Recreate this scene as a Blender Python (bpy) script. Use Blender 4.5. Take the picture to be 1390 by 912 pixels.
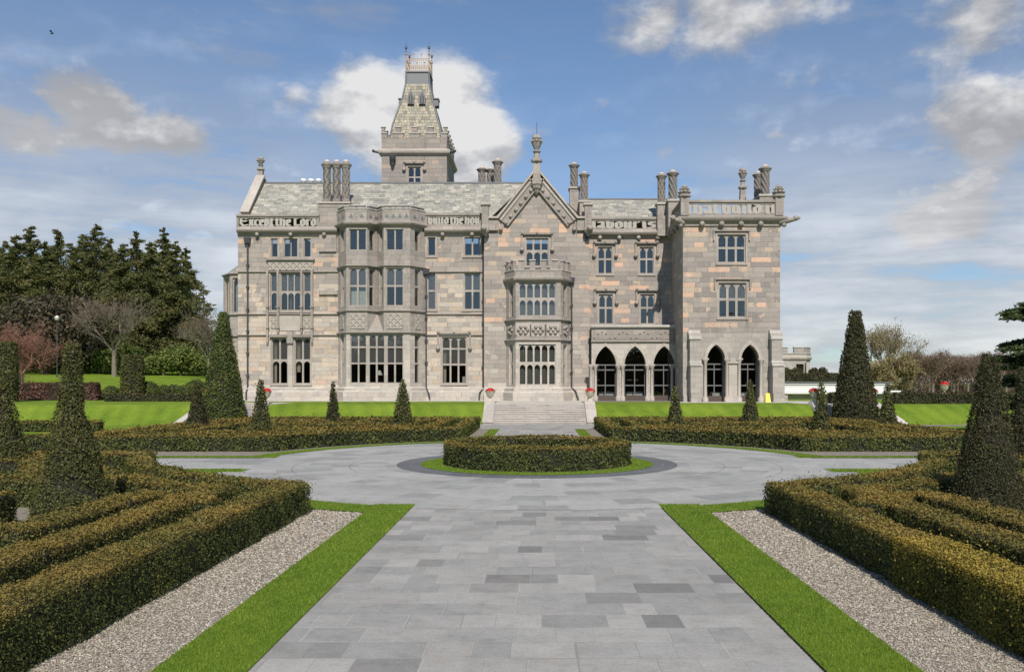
import bpy, math, random
import numpy as np
from mathutils import Vector
for o in list(bpy.data.objects): bpy.data.objects.remove(o)
sc = bpy.context.scene
COL = sc.collection
R = math.radians
random.seed(4); rng = np.random.default_rng(4)
F = 1180.0; E = 2.9
# ------------------------------------------------------------------ camera
cam = bpy.data.cameras.new('camera'); co = bpy.data.objects.new('camera', cam); COL.objects.link(co)
co.location = (0, 0, E); co.rotation_euler = (R(90), 0, 0)
cam.sensor_width = 36; cam.lens = F/1390*36; cam.shift_x = (695-729)/1390; cam.shift_y = 64/1390
cam.clip_end = 6000; cam.clip_start = .1
sc.camera = co
# ------------------------------------------------------------------ light
SUN_EL, SUN_AZ = R(45), R(8)          # sun behind the camera, a little to its right
sd = Vector((math.sin(SUN_AZ)*math.cos(SUN_EL), -math.cos(SUN_AZ)*math.cos(SUN_EL), math.sin(SUN_EL)))
sl = bpy.data.lights.new('sun', 'SUN'); sl.energy = 4.8; sl.angle = R(.5); sl.color = (1, .94, .86)
so = bpy.data.objects.new('sun', sl); COL.objects.link(so); so.rotation_euler = sd.to_track_quat('Z', 'Y').to_euler()
so.location = (20, -30, 60)
sc.view_settings.view_transform = 'Standard'; sc.view_settings.look = 'None'
sc.view_settings.exposure = 0.16; sc.view_settings.gamma = 1; sc.view_settings.use_curve_mapping = False

class NT:
    """small helper for writing node trees"""
    def __init__(s, tree): s.t = tree; s.n = tree.nodes; s.l = tree.links
    def node(s, ty, **kw):
        n = s.n.new(ty)
        for k, v in kw.items(): setattr(n, k, v)
        return n
    def put(s, sock, v):
        if isinstance(v, bpy.types.NodeSocket): s.l.new(v, sock)
        elif v is not None: sock.default_value = v
    def m(s, op, a, b=None, c=None, clamp=False):
        n = s.node('ShaderNodeMath', operation=op); n.use_clamp = clamp
        s.put(n.inputs[0], a)
        if b is not None: s.put(n.inputs[1], b)
        if c is not None: s.put(n.inputs[2], c)
        return n.outputs[0]
    def vm(s, op, a, b=None):
        n = s.node('ShaderNodeVectorMath', operation=op); s.put(n.inputs[0], a)
        if b is not None: s.put(n.inputs[1], b)
        return n.outputs[0]
    def xyz(s, x, y, z=0.):
        n = s.node('ShaderNodeCombineXYZ'); s.put(n.inputs[0], x); s.put(n.inputs[1], y); s.put(n.inputs[2], z); return n.outputs[0]
    def sep(s, v):
        n = s.node('ShaderNodeSeparateXYZ'); s.put(n.inputs[0], v); return n.outputs
    def noise(s, vec, scale, detail=4, rough=.55):
        n = s.node('ShaderNodeTexNoise'); s.put(n.inputs['Vector'], vec); n.inputs['Scale'].default_value = scale
        n.inputs['Detail'].default_value = detail; n.inputs['Roughness'].default_value = rough; return n.outputs[0]
    def wn(s, vec):
        n = s.node('ShaderNodeTexWhiteNoise', noise_dimensions='2D'); s.put(n.inputs['Vector'], vec); return n.outputs[0]
    def mix(s, f, a, b, mode='MIX'):
        n = s.node('ShaderNodeMix', data_type='RGBA', blend_type=mode); s.put(n.inputs[0], f)
        for i, v in ((6, a), (7, b)):
            if isinstance(v, tuple) and len(v) == 3: v = (*v, 1)
            s.put(n.inputs[i], v)
        return n.outputs[2]
    def ramp(s, f, stops, const=False):
        n = s.node('ShaderNodeValToRGB'); cr = n.color_ramp; cr.interpolation = 'CONSTANT' if const else 'LINEAR'
        while len(cr.elements) > 1: cr.elements.remove(cr.elements[0])
        cr.elements[0].position = stops[0][0]; cr.elements[0].color = (*stops[0][1], 1)
        for p, c in stops[1:]:
            e = cr.elements.new(p); e.color = (*c, 1)
        s.put(n.inputs[0], f); return n.outputs[0]
    def mr(s, v, a, b, c=0., d=1., smooth=False):
        n = s.node('ShaderNodeMapRange'); n.interpolation_type = 'SMOOTHSTEP' if smooth else 'LINEAR'
        s.put(n.inputs[0], v)
        for i, q in enumerate((a, b, c, d)): s.put(n.inputs[i+1], q)
        return n.outputs[0]

# ------------------------------------------------------------------ world: Nishita sky with clouds by direction
w = bpy.data.worlds.new('World'); sc.world = w; w.use_nodes = True
N = NT(w.node_tree); w.node_tree.nodes.clear()
sky = N.node('ShaderNodeTexSky', sky_type='NISHITA'); sky.sun_disc = False
sky.sun_elevation = SUN_EL; sky.sun_rotation = math.pi-SUN_AZ; sky.altitude = 0; sky.air_density = 1.0; sky.dust_density = .25; sky.ozone_density = 2.0
gen = N.node('ShaderNodeTexCoord').outputs['Generated']
gx, gy, gz = N.sep(gen)[0:3]
az = N.m('ARCTAN2', gx, gy); el = N.m('ARCSINE', gz)
wv = N.xyz(N.m('MULTIPLY', az, 1.0), N.m('MULTIPLY', el, 1.7), 0.)
n1 = N.noise(N.vm('ADD', wv, (3.1, 1.7, 0.)), 10, 8, .60)
n1s = N.noise(N.vm('ADD', wv, (3.1-.006, 1.7+.030, 0.)), 10, 5, .55)
n2 = N.noise(N.vm('ADD', wv, (7.3, 4.4, 2.)), 3.4, 5, .58)
wv2 = N.xyz(N.m('ADD', az, N.m('MULTIPLY', el, .7)), N.m('MULTIPLY', el, 3.6), 0.)
n3 = N.noise(wv2, 5.5, 8, .62)
n4 = N.noise(N.xyz(az, N.m('MULTIPLY', el, 6.0), 3.), 5, 7, .6)
BL = [(505,150,80,72,1.4),(595,150,92,78,1.5),(640,190,82,92,1.4),(575,210,120,62,1.1),(395,132,60,38,.62),(385,235,60,40,.45),
      (140,150,110,58,1.1),(60,180,120,50,1.0),(215,180,85,45,.95),(140,185,160,40,.9),
      (880,28,85,52,.85),(970,20,125,65,.95),(1060,5,85,30,.62),(1085,182,90,42,.58),(1090,110,90,45,.4),(945,205,70,28,.45),(830,143,38,26,.5),
      (1330,40,120,90,.85),(1350,170,120,110,.95),(1290,280,140,75,.92),(1220,250,75,50,.6),(1180,150,80,30,.5),(240,10,160,40,.45)]
cur = None; sh = None
wob = N.m('MULTIPLY', N.m('SUBTRACT', n2, .5), .16)
for bx_, by_, rx, ry, s_ in BL:
    a0 = math.atan((bx_-729)/F); e0 = math.atan((520-by_)/F*math.cos(a0))
    ra = rx/F*math.cos(a0)**2; re = ry/F
    dx = N.m('DIVIDE', N.m('SUBTRACT', N.m('ADD', az, wob), a0), ra); dy = N.m('DIVIDE', N.m('SUBTRACT', el, e0), re)
    d = N.m('SQRT', N.m('ADD', N.m('MULTIPLY', dx, dx), N.m('MULTIPLY', dy, dy)))
    v = N.m('MULTIPLY', N.m('SUBTRACT', 1.25, d), s_)
    cur = v if cur is None else N.m('MAXIMUM', cur, v)
    s0 = N.m('ADD', N.m('MULTIPLY', dy, .55), (.02 if bx_ < 300 else .22) if bx_ < 300 or (bx_ > 1150 and by_ > 100) else (.8 if 400 < bx_ < 700 else .5))      # thicker part of a cloud: brighter top, greyer base
    wgt = N.m('MAXIMUM', N.m('MULTIPLY', N.m('MAXIMUM', v, 0.), s0), 0.)
    sh = wgt if sh is None else N.m('MAXIMUM', sh, wgt)
dens = N.m('ADD', cur, N.m('MULTIPLY', N.m('SUBTRACT', n1, .5), 1.8))
cum = N.mr(dens, .20, .92, 0, 1, True)
low = N.m('MULTIPLY', N.mr(el, .04, .36, 1, 0, True), N.mr(gy, -.3, .4, .2, 1, True))
side = N.mr(N.m('ABSOLUTE', N.m('ADD', az, .02)), .06, .32, .35, 1, True)
lowb = N.m('MULTIPLY', N.mr(el, .12, .46, 1, 0, True), N.mr(gy, -.3, .4, .2, 1, True))
str_ = N.m('MULTIPLY', N.m('MULTIPLY', N.mr(N.m('ADD', n4, N.m('MULTIPLY', n2, .5)), .50, .76, 0, 1, True), lowb), side)
strb = N.m('MULTIPLY', N.m('MULTIPLY', low, side), N.mr(n2, .35, .65, .10, .6))
wisp = N.m('MULTIPLY', N.mr(n3, .47, .76, 0, .5, True), 1.)
cov = N.m('MAXIMUM', N.m('MAXIMUM', cum, N.m('MAXIMUM', N.m('MULTIPLY', str_, .8), strb)), wisp)
shade = N.m('ADD', N.m('MULTIPLY', sh, .85), N.m('MULTIPLY', N.m('SUBTRACT', n1, n1s), 2.6), clamp=False)
lowsh = N.mr(n2, .38, .66, 0, .8)
lowsh = N.mr(N.m('ADD', N.m('MULTIPLY', n4, .6), N.m('MULTIPLY', n2, .5)), .42, .68, .05, .82)
shade = N.m('MAXIMUM', shade, N.m('MULTIPLY', N.mr(el, .12, .34, 1, 0, True), lowsh))
ccol = N.ramp(shade, [(0, (.43, .445, .48)), (.35, (.60, .615, .65)), (.8, (.94, .94, .94))])
cl = N.mix(1., ccol, (7.1, 7.1, 7.15, 1), 'MULTIPLY')
skyc = N.mix(1., sky.outputs[0], (.93, .98, 1.03, 1), 'MULTIPLY')
skyc = N.mix(1., skyc, N.ramp(el, [(0, (.70, .80, .92)), (.22, (.80, .91, 1.0)), (.5, (1, 1, 1))]), 'MULTIPLY')
fin = N.mix(cov, skyc, cl)
bg = N.node('ShaderNodeBackground'); N.put(bg.inputs[0], fin); bg.inputs[1].default_value = .105
wo = N.node('ShaderNodeOutputWorld'); N.l.new(bg.outputs[0], wo.inputs[0])
w.cycles.sampling_method = 'MANUAL'; w.cycles.sample_map_resolution = 512

# ------------------------------------------------------------------ materials
def mat(name):
    m = bpy.data.materials.new(name); m.use_nodes = True; nt = NT(m.node_tree)
    bs = m.node_tree.nodes['Principled BSDF']; return m, nt, bs
def uvxy(nt):
    u = nt.node('ShaderNodeUVMap').outputs[0]; s = nt.sep(u); return u, s[0], s[1]
def bump(nt, bs, h, dist=.02, st=.6):
    b = nt.node('ShaderNodeBump'); b.inputs['Strength'].default_value = st; b.inputs['Distance'].default_value = dist
    nt.put(b.inputs['Height'], h); nt.l.new(b.outputs[0], bs.inputs['Normal'])
def blocks(nt, u, v, bw, bh, joint, vary=.35):
    row = nt.m('FLOOR', nt.m('DIVIDE', v, bh))
    off = nt.m('MULTIPLY', nt.wn(nt.xyz(row, 3.3)), 17.)
    uu = nt.m('ADD', nt.m('DIVIDE', u, bw), off)
    uu = nt.m('ADD', uu, nt.m('MULTIPLY', nt.m('SINE', nt.m('MULTIPLY', uu, 1.9)), vary))
    colm = nt.m('FLOOR', uu)
    h = nt.wn(nt.xyz(colm, row))
    fu = nt.m('SUBTRACT', uu, colm); fv = nt.m('SUBTRACT', nt.m('DIVIDE', v, bh), row)
    du = nt.m('MULTIPLY', nt.m('MINIMUM', fu, nt.m('SUBTRACT', 1., fu)), bw)
    dv = nt.m('MULTIPLY', nt.m('MINIMUM', fv, nt.m('SUBTRACT', 1., fv)), bh)
    e = nt.mr(nt.m('MINIMUM', du, dv), joint*.35, joint, 0, 1, True)     # 0 in the joint
    return h, e, colm, row
def stone(name, stops, bw=1.0, bh=.40, joint=.018, jc=.62, stain=.42, const=True, dark=(.10, .09, .08)):
    m, nt, bs = mat(name)
    uv, u, v = uvxy(nt)
    h, e, c, r = blocks(nt, u, v, bw, bh, joint)
    pos = nt.node('ShaderNodeNewGeometry').outputs['Position']
    big = nt.noise(pos, .45, 5, .6); fine = nt.noise(pos, 9, 6, .7); mid = nt.noise(nt.vm('MULTIPLY', pos, (1., 1., .3)), 1.5, 6, .68)
    hh = nt.m('ADD', h, nt.m('MULTIPLY', nt.m('SUBTRACT', big, .5), .25), clamp=True)
    c = nt.ramp(hh, stops, const)
    h2 = nt.wn(nt.xyz(nt.m('ADD', c, 0.) if False else h, 7.7))
    c = nt.mix(nt.mr(h2, 0, 1, 0, .28), c, (.22, .21, .19), 'MIX')
    c = nt.mix(1., c, (1.0, .955, .945, 1), 'MULTIPLY')
    c = nt.mix(1., c, nt.ramp(fine, [(.25, (.74,)*3), (.5, (1,)*3), (.75, (1.2,)*3)]), 'MULTIPLY')
    c = nt.mix(nt.mr(mid, .5, .78, 0, stain, True), c, dark)
    c = nt.mix(e, nt.mix(1., c, (jc, jc, jc, 1), 'MULTIPLY'), c)
    nt.put(bs.inputs['Base Color'], c); bs.inputs['Roughness'].default_value = .9
    bump(nt, bs, nt.m('ADD', nt.m('MULTIPLY', e, .8), nt.m('MULTIPLY', fine, .6)), .015, .6)
    return m
G1 = (.295, .27, .24); G2 = (.345, .31, .27); G3 = (.25, .228, .205); T1 = (.44, .365, .28); P1 = (.58, .40, .285); P2 = (.51, .385, .29); C1 = (.50, .44, .355); C2 = (.44, .405, .345); C3 = (.55, .465, .36)
M = {}
M['mixed'] = stone('mixed_limestone', [(0, G1), (.2, G2), (.36, G3), (.46, G2), (.6, G1), (.70, T1), (.80, P1), (.90, P2), (.96, G3)], 1.15, .42)
M['warm'] = stone('warm_limestone', [(0, C2), (.18, C1), (.34, G2), (.44, T1), (.56, C1), (.66, C3), (.78, C2), (.90, P2), (.95, G2)], 1.05, .40, stain=.22)
M['grey'] = stone('grey_limestone', [(0, G2), (.25, (.29, .27, .24)), (.5, G1), (.75, (.34, .315, .275))], .9, .42, jc=.75)
M['pale'] = stone('pale_limestone', [(0, (.42, .40, .35)), (.3, (.46, .435, .38)), (.6, (.38, .36, .32)), (.8, (.48, .44, .37))], .9, .42, jc=.78, stain=.15)
M['trim'] = stone('dressed_trim', [(0, (.29, .265, .23)), (.4, (.34, .31, .27)), (.7, (.27, .247, .217))], 1.4, .9, .012, .8, .45)
M['trimpale'] = stone('pale_trim', [(0, (.42, .39, .34)), (.4, (.46, .43, .375)), (.7, (.39, .365, .315))], 1.4, .9, .012, .85, .18)
M['trimwin'] = stone('window_trim', [(0, (.345, .315, .275)), (.4, (.38, .35, .305)), (.7, (.32, .295, .255))], 1.4, .9, .012, .85, .25)
M['tower'] = stone('tower_limestone', [(0, (.26, .24, .215)), (.3, (.31, .28, .245)), (.55, (.28, .25, .215)), (.8, (.38, .31, .25)), (.9, (.30, .27, .235))], 1.1, .42)
M['stepstone'] = stone('step_stone', [(0, (.36, .33, .28)), (.4, (.42, .39, .34)), (.7, (.32, .30, .27))], 1.3, .147, .01, .7, .35)
M['copingpale'] = stone('coping_pale', [(0, (.46, .45, .42)), (.5, (.52, .50, .46))], 1.5, 3., .012, .8, .2)
M['carved'] = None
def carved():
    m, nt, bs = mat('carved_stone'); uv, u, v = uvxy(nt)
    a = nt.m('ABSOLUTE', nt.m('SINE', nt.m('MULTIPLY', nt.m('ADD', u, v), 5.2)))
    b = nt.m('ABSOLUTE', nt.m('SINE', nt.m('MULTIPLY', nt.m('SUBTRACT', u, v), 5.2)))
    h = nt.m('MAXIMUM', a, b); h2 = nt.mr(h, .75, .95, 0, 1, True)
    pos = nt.node('ShaderNodeNewGeometry').outputs['Position']; fine = nt.noise(pos, 12, 5, .7)
    c = nt.mix(fine, (.26, .235, .205), (.45, .405, .345)); nt.put(bs.inputs['Base Color'], c)
    bs.inputs['Roughness'].default_value = .9; bump(nt, bs, h2, .12, 1.)
    return m
M['carved'] = carved()
def slate(name, stops, bw, bh, scallop=False):
    m, nt, bs = mat(name); uv, u, v = uvxy(nt)
    h, e, c, r = blocks(nt, u, v, bw, bh, .03, 0.12)
    pos = nt.node('ShaderNodeNewGeometry').outputs['Position']; big = nt.noise(pos, .5, 4); fine = nt.noise(pos, 8, 4, .7)
    hh = nt.m('ADD', h, nt.m('MULTIPLY', nt.m('SUBTRACT', big, .5), .6), clamp=True)
    c = nt.ramp(hh, stops)
    c = nt.mix(1., c, nt.ramp(fine, [(.3, (.8,)*3), (.7, (1.15,)*3)]), 'MULTIPLY')
    c = nt.mix(e, nt.mix(1., c, (.5, .5, .48, 1), 'MULTIPLY'), c)
    nt.put(bs.inputs['Base Color'], c); bs.inputs['Roughness'].default_value = .75
    fv = nt.m('FRACT', nt.m('DIVIDE', v, bh)); bump(nt, bs, nt.m('SUBTRACT', 1., fv), .03, .7)
    return m
M['slate'] = slate('green_grey_slate', [(0, (.19, .185, .165)), (.3, (.27, .258, .22)), (.5, (.34, .31, .25)), (.7, (.26, .255, .225)), (1, (.42, .39, .32))], .62, .36)
M['slatesmall'] = slate('fishscale_slate', [(0, (.18, .165, .13)), (.4, (.30, .27, .20)), (.7, (.40, .35, .25)), (1, (.24, .23, .19))], .30, .34)
def simple(name, col, rough=.6, metal=0., nscale=6, namp=.25, bmp=0, spec=None, emis=None):
    m, nt, bs = mat(name)
    pos = nt.node('ShaderNodeTexCoord').outputs['Object']; n = nt.noise(pos, nscale, 5, .65)
    c = nt.mix(n, tuple(x*(1-namp) for x in col), tuple(min(1, x*(1+namp)) for x in col))
    nt.put(bs.inputs['Base Color'], c); bs.inputs['Roughness'].default_value = rough; bs.inputs['Metallic'].default_value = metal
    if spec is not None: bs.inputs['Specular IOR Level'].default_value = spec
    if bmp: bump(nt, bs, n, bmp, .5)
    return m
M['lead'] = simple('lead_grey', (.14, .145, .15), .55, .2)
M['iron'] = simple('dark_iron', (.045, .045, .05), .5)
M['gilt'] = simple('gilded_iron', (.42, .27, .14), .5, .3)
M['terracotta'] = simple('pale_terracotta', (.55, .42, .34), .8)
M['potwhite'] = simple('white_pot', (.75, .74, .70), .6)
M['darkrecess'] = simple('dark_recessed_stone', (.13, .118, .105), .95)  # recessed faces of the chimney relief get a darker tone for contrast
M['chim'] = stone('weathered_chimney_stone', [(0, (.19, .172, .152)), (.5, (.235, .212, .185))], 1.2, .9, .012, .8, .5)
M['urnstone'] = simple('urn_stone', (.46, .42, .34), .8)
M['interior'] = simple('interior_plaster', (.17, .145, .12), .9)
M['linen'] = simple('white_linen', (.80, .80, .80), .8, namp=.05)
M['cream'] = simple('cream_fabric', (.58, .52, .42), .9, namp=.1)
M['blind'] = simple('pale_blind', (.62, .66, .60), .9, namp=.05)
M['wood'] = simple('chair_wood', (.35, .2, .09), .5)
M['glazebar'] = simple('grey_glazing_bar', (.13, .125, .12), .5)
M['bronzepanel'] = simple('bronze_panel', (.07, .05, .04), .6)
M['white'] = simple('white_render', (.60, .60, .58), .8, namp=.06)
M['red'] = simple('red_geranium', (.50, .018, .014), .7, namp=.35)
M['yellow'] = simple('yellow_plastic', (.80, .58, .04), .45, namp=.05)
M['bark'] = simple('bark', (.10, .078, .058), .9, nscale=3)
M['greybark'] = simple('grey_bark', (.17, .14, .105), .9, nscale=3)
M['twigpink'] = simple('pink_brown_twigs', (.235, .115, .078), .9, nscale=2)
M['twigbrown'] = simple('brown_twigs', (.20, .14, .098), .9, nscale=.3)
M['twiggrey'] = simple('grey_twigs', (.16, .14, .10), .9, nscale=.5)
M['bird'] = simple('black_feathers', (.01, .01, .012), .6)
M['lampglass'] = simple('lamp_opal', (.7, .66, .6), .4)
def glass(name, leaded):
    m, nt, bs = mat(name); nt.n.remove(bs); out = [n for n in nt.n if n.type == 'OUTPUT_MATERIAL'][0]
    uv, u, v = uvxy(nt)
    tr = nt.node('ShaderNodeBsdfTransparent'); tr.inputs[0].default_value = (.55, .56, .54, 1)
    gl = nt.node('ShaderNodeBsdfGlossy'); gl.inputs['Color'].default_value = (.95, .98, 1, 1); gl.inputs['Roughness'].default_value = .03
    pos = nt.node('ShaderNodeNewGeometry').outputs['Position']
    bp = nt.node('ShaderNodeBump'); bp.inputs['Strength'].default_value = .25; bp.inputs['Distance'].default_value = .02
    nt.put(bp.inputs['Height'], nt.noise(pos, 1.6, 2)); nt.l.new(bp.outputs[0], gl.inputs['Normal'])
    mx = nt.node('ShaderNodeMixShader'); mx.inputs[0].default_value = .10 if not leaded else .13
    nt.l.new(tr.outputs[0], mx.inputs[1]); nt.l.new(gl.outputs[0], mx.inputs[2]); res = mx.outputs[0]
    if leaded:
        k = 1/.20
        a = nt.m('FRACT', nt.m('MULTIPLY', nt.m('ADD', u, nt.m('MULTIPLY', v, .7)), k)); b = nt.m('FRACT', nt.m('MULTIPLY', nt.m('SUBTRACT', u, nt.m('MULTIPLY', v, .7)), k))
        ln = nt.m('MAXIMUM', nt.m('LESS_THAN', a, .16), nt.m('LESS_THAN', b, .16))
        df = nt.node('ShaderNodeBsdfDiffuse'); df.inputs[0].default_value = (.16, .16, .155, 1)
        m2 = nt.node('ShaderNodeMixShader'); nt.l.new(ln, m2.inputs[0]); nt.l.new(res, m2.inputs[1]); nt.l.new(df.outputs[0], m2.inputs[2]); res = m2.outputs[0]
    nt.l.new(res, out.inputs[0]); return m
M['glass'] = glass('window_glass', False); M['leaded'] = glass('leaded_glass', True)
def leafmat(name, stops, tipc=None, rough=.6, big=.35, trans=.25):
    m, nt, bs = mat(name); out = [n for n in nt.n if n.type == 'OUTPUT_MATERIAL'][0]
    g = nt.node('ShaderNodeNewGeometry'); rnd = g.outputs['Random Per Island']
    n = nt.noise(g.outputs['Position'], 1.1, 4)
    f = nt.m('ADD', nt.m('MULTIPLY', rnd, .7), nt.m('MULTIPLY', nt.m('SUBTRACT', n, .36), 1.25), clamp=True)
    c = nt.ramp(f, stops)
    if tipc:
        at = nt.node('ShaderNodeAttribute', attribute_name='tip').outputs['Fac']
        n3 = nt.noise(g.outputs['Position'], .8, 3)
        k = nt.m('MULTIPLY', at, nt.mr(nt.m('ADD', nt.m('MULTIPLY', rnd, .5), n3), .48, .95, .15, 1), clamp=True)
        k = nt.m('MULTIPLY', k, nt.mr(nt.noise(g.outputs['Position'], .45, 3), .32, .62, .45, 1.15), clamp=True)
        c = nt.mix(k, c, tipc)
    nt.put(bs.inputs['Base Color'], c); bs.inputs['Roughness'].default_value = rough; bs.inputs['Specular IOR Level'].default_value = .3
    if trans:
        tl = nt.node('ShaderNodeBsdfTranslucent'); nt.put(tl.inputs[0], c)
        mx = nt.node('ShaderNodeMixShader'); mx.inputs[0].default_value = trans
        nt.l.new(bs.outputs[0], mx.inputs[1]); nt.l.new(tl.outputs[0], mx.inputs[2]); nt.l.new(mx.outputs[0], out.inputs[0])
    return m
M['yew'] = leafmat('yew_leaves', [(0, (.026, .038, .011)), (.45, (.064, .083, .020)), (.8, (.112, .128, .028)), (1, (.19, .18, .042))], (.27, .185, .042))
M['yewgold'] = leafmat('golden_yew_leaves', [(0, (.06, .065, .012)), (.5, (.17, .16, .025)), (1, (.30, .25, .035))], (.42, .29, .05))
M['topiary'] = leafmat('topiary_leaves', [(0, (.028, .040, .012)), (.45, (.066, .082, .021)), (.8, (.112, .122, .033)), (1, (.18, .15, .05))], (.19, .14, .045))
M['darkyew'] = leafmat('dark_topiary_leaves', [(0, (.020, .026, .010)), (.5, (.048, .054, .018)), (1, (.095, .085, .034))], (.11, .075, .03))
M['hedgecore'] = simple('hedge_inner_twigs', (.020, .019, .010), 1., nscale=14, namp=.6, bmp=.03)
M['conifer'] = leafmat('conifer_needles', [(0, (.028, .042, .013)), (.4, (.074, .096, .026)), (.75, (.118, .135, .036)), (1, (.18, .165, .055))], (.20, .15, .055))
M['evergreen'] = leafmat('dull_evergreen_leaves', [(0, (.022, .020, .012)), (.5, (.06, .052, .030)), (1, (.14, .105, .06))])
M['laurel'] = leafmat('laurel_leaves', [(0, (.045, .065, .012)), (.5, (.11, .145, .028)), (1, (.20, .24, .055))])
M['willow'] = leafmat('willow_leaves', [(0, (.17, .13, .06)), (.5, (.27, .215, .10)), (1, (.37, .31, .15))], trans=.3)
M['beech'] = leafmat('copper_beech_leaves', [(0, (.05, .02, .015)), (.5, (.12, .05, .035)), (1, (.22, .12, .09))])
M['cedar'] = leafmat('cedar_needles', [(0, (.02, .034, .014)), (.5, (.055, .082, .026)), (1, (.12, .145, .045))])
M['twigleaf'] = leafmat('fine_twig_spray', [(0, (.10, .065, .045)), (.5, (.175, .12, .085)), (1, (.26, .19, .135))])
M['pinkspray'] = leafmat('pink_bud_spray', [(0, (.13, .06, .042)), (.5, (.24, .115, .078)), (1, (.33, .18, .12))])
def grassmat(name, a, b, fine=90):
    m, nt, bs = mat(name); pos = nt.node('ShaderNodeNewGeometry').outputs['Position']
    n1 = nt.noise(pos, .35, 4); n2 = nt.noise(pos, 3.5, 5, .7); n3 = nt.noise(pos, fine, 3, .8); pp = nt.sep(pos)
    mow = nt.m('MULTIPLY', nt.m('SINE', nt.m('MULTIPLY', nt.m('ADD', pp[0], nt.m('MULTIPLY', pp[1], .25)), 5.)), .035)
    f = nt.m('ADD', nt.m('ADD', nt.m('MULTIPLY', n1, .45), mow), nt.m('ADD', nt.m('MULTIPLY', n2, .35), nt.m('MULTIPLY', n3, .3)))
    c = nt.ramp(f, [(.36, a), (.52, tuple((x+y)/2 for x, y in zip(a, b))), (.70, b)])
    nt.put(bs.inputs['Base Color'], c); bs.inputs['Roughness'].default_value = .9; bs.inputs['Specular IOR Level'].default_value = .1
    bump(nt, bs, nt.m('ADD', n3, n2), .03, .7); return m
M['lawn'] = grassmat('lawn_grass', (.058, .115, .010), (.185, .252, .026), 40)
M['turf'] = grassmat('turf_edge', (.065, .125, .010), (.15, .22, .020))
def blade():
    m, nt, bs = mat('grass_blades'); out = [n for n in nt.n if n.type == 'OUTPUT_MATERIAL'][0]; g = nt.node('ShaderNodeNewGeometry')
    n2 = nt.noise(g.outputs['Position'], 2.2, 4, .6)
    f = nt.m('ADD', nt.m('MULTIPLY', g.outputs['Random Per Island'], .45), nt.m('MULTIPLY', n2, .55))
    c = nt.ramp(f, [(.2, (.06, .13, .008)), (.5, (.135, .225, .014)), (.8, (.29, .345, .035))]); nt.put(bs.inputs['Base Color'], c); bs.inputs['Roughness'].default_value = .7
    tl = nt.node('ShaderNodeBsdfTranslucent'); nt.put(tl.inputs[0], c); mx = nt.node('ShaderNodeMixShader'); mx.inputs[0].default_value = .3
    nt.l.new(bs.outputs[0], mx.inputs[1]); nt.l.new(tl.outputs[0], mx.inputs[2]); nt.l.new(mx.outputs[0], out.inputs[0]); return m
M['blade'] = blade()
PEB = [(0, (.11, .095, .08)), (.2, (.25, .215, .165)), (.4, (.35, .305, .23)), (.6, (.21, .19, .16)), (.8, (.41, .365, .285)), (.93, (.53, .49, .41)), (1, (.32, .19, .12))]
def gravel():
    m, nt, bs = mat('gravel_bed'); pos = nt.node('ShaderNodeNewGeometry').outputs['Position']
    v = nt.node('ShaderNodeTexVoronoi'); nt.put(v.inputs['Vector'], pos); v.inputs['Scale'].default_value = 42
    h = nt.sep(v.outputs['Color'])[0]
    c = nt.ramp(h, PEB); c = nt.mix(nt.mr(v.outputs['Distance'], .3, .75, 0, .7, True), c, (.08, .07, .06))
    nt.put(bs.inputs['Base Color'], c); bs.inputs['Roughness'].default_value = .85
    bump(nt, bs, nt.m('SUBTRACT', 1., v.outputs['Distance']), .02, 1.); return m
M['gravel'] = gravel()
def pebble():
    m, nt, bs = mat('pebbles'); g = nt.node('ShaderNodeNewGeometry')
    nt.put(bs.inputs['Base Color'], nt.ramp(g.outputs['Random Per Island'], PEB)); bs.inputs['Roughness'].default_value = .75; return m
M['pebble'] = pebble()
SL = [(0, (.20, .195, .185)), (.022, (.24, .234, .222)), (.09, (.295, .289, .274)), (.32, (.338, .33, .312)), (.52, (.312, .305, .29)), (.68, (.356, .346, .328)), (.84, (.325, .313, .292)), (.95, (.26, .256, .244))]
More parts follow.
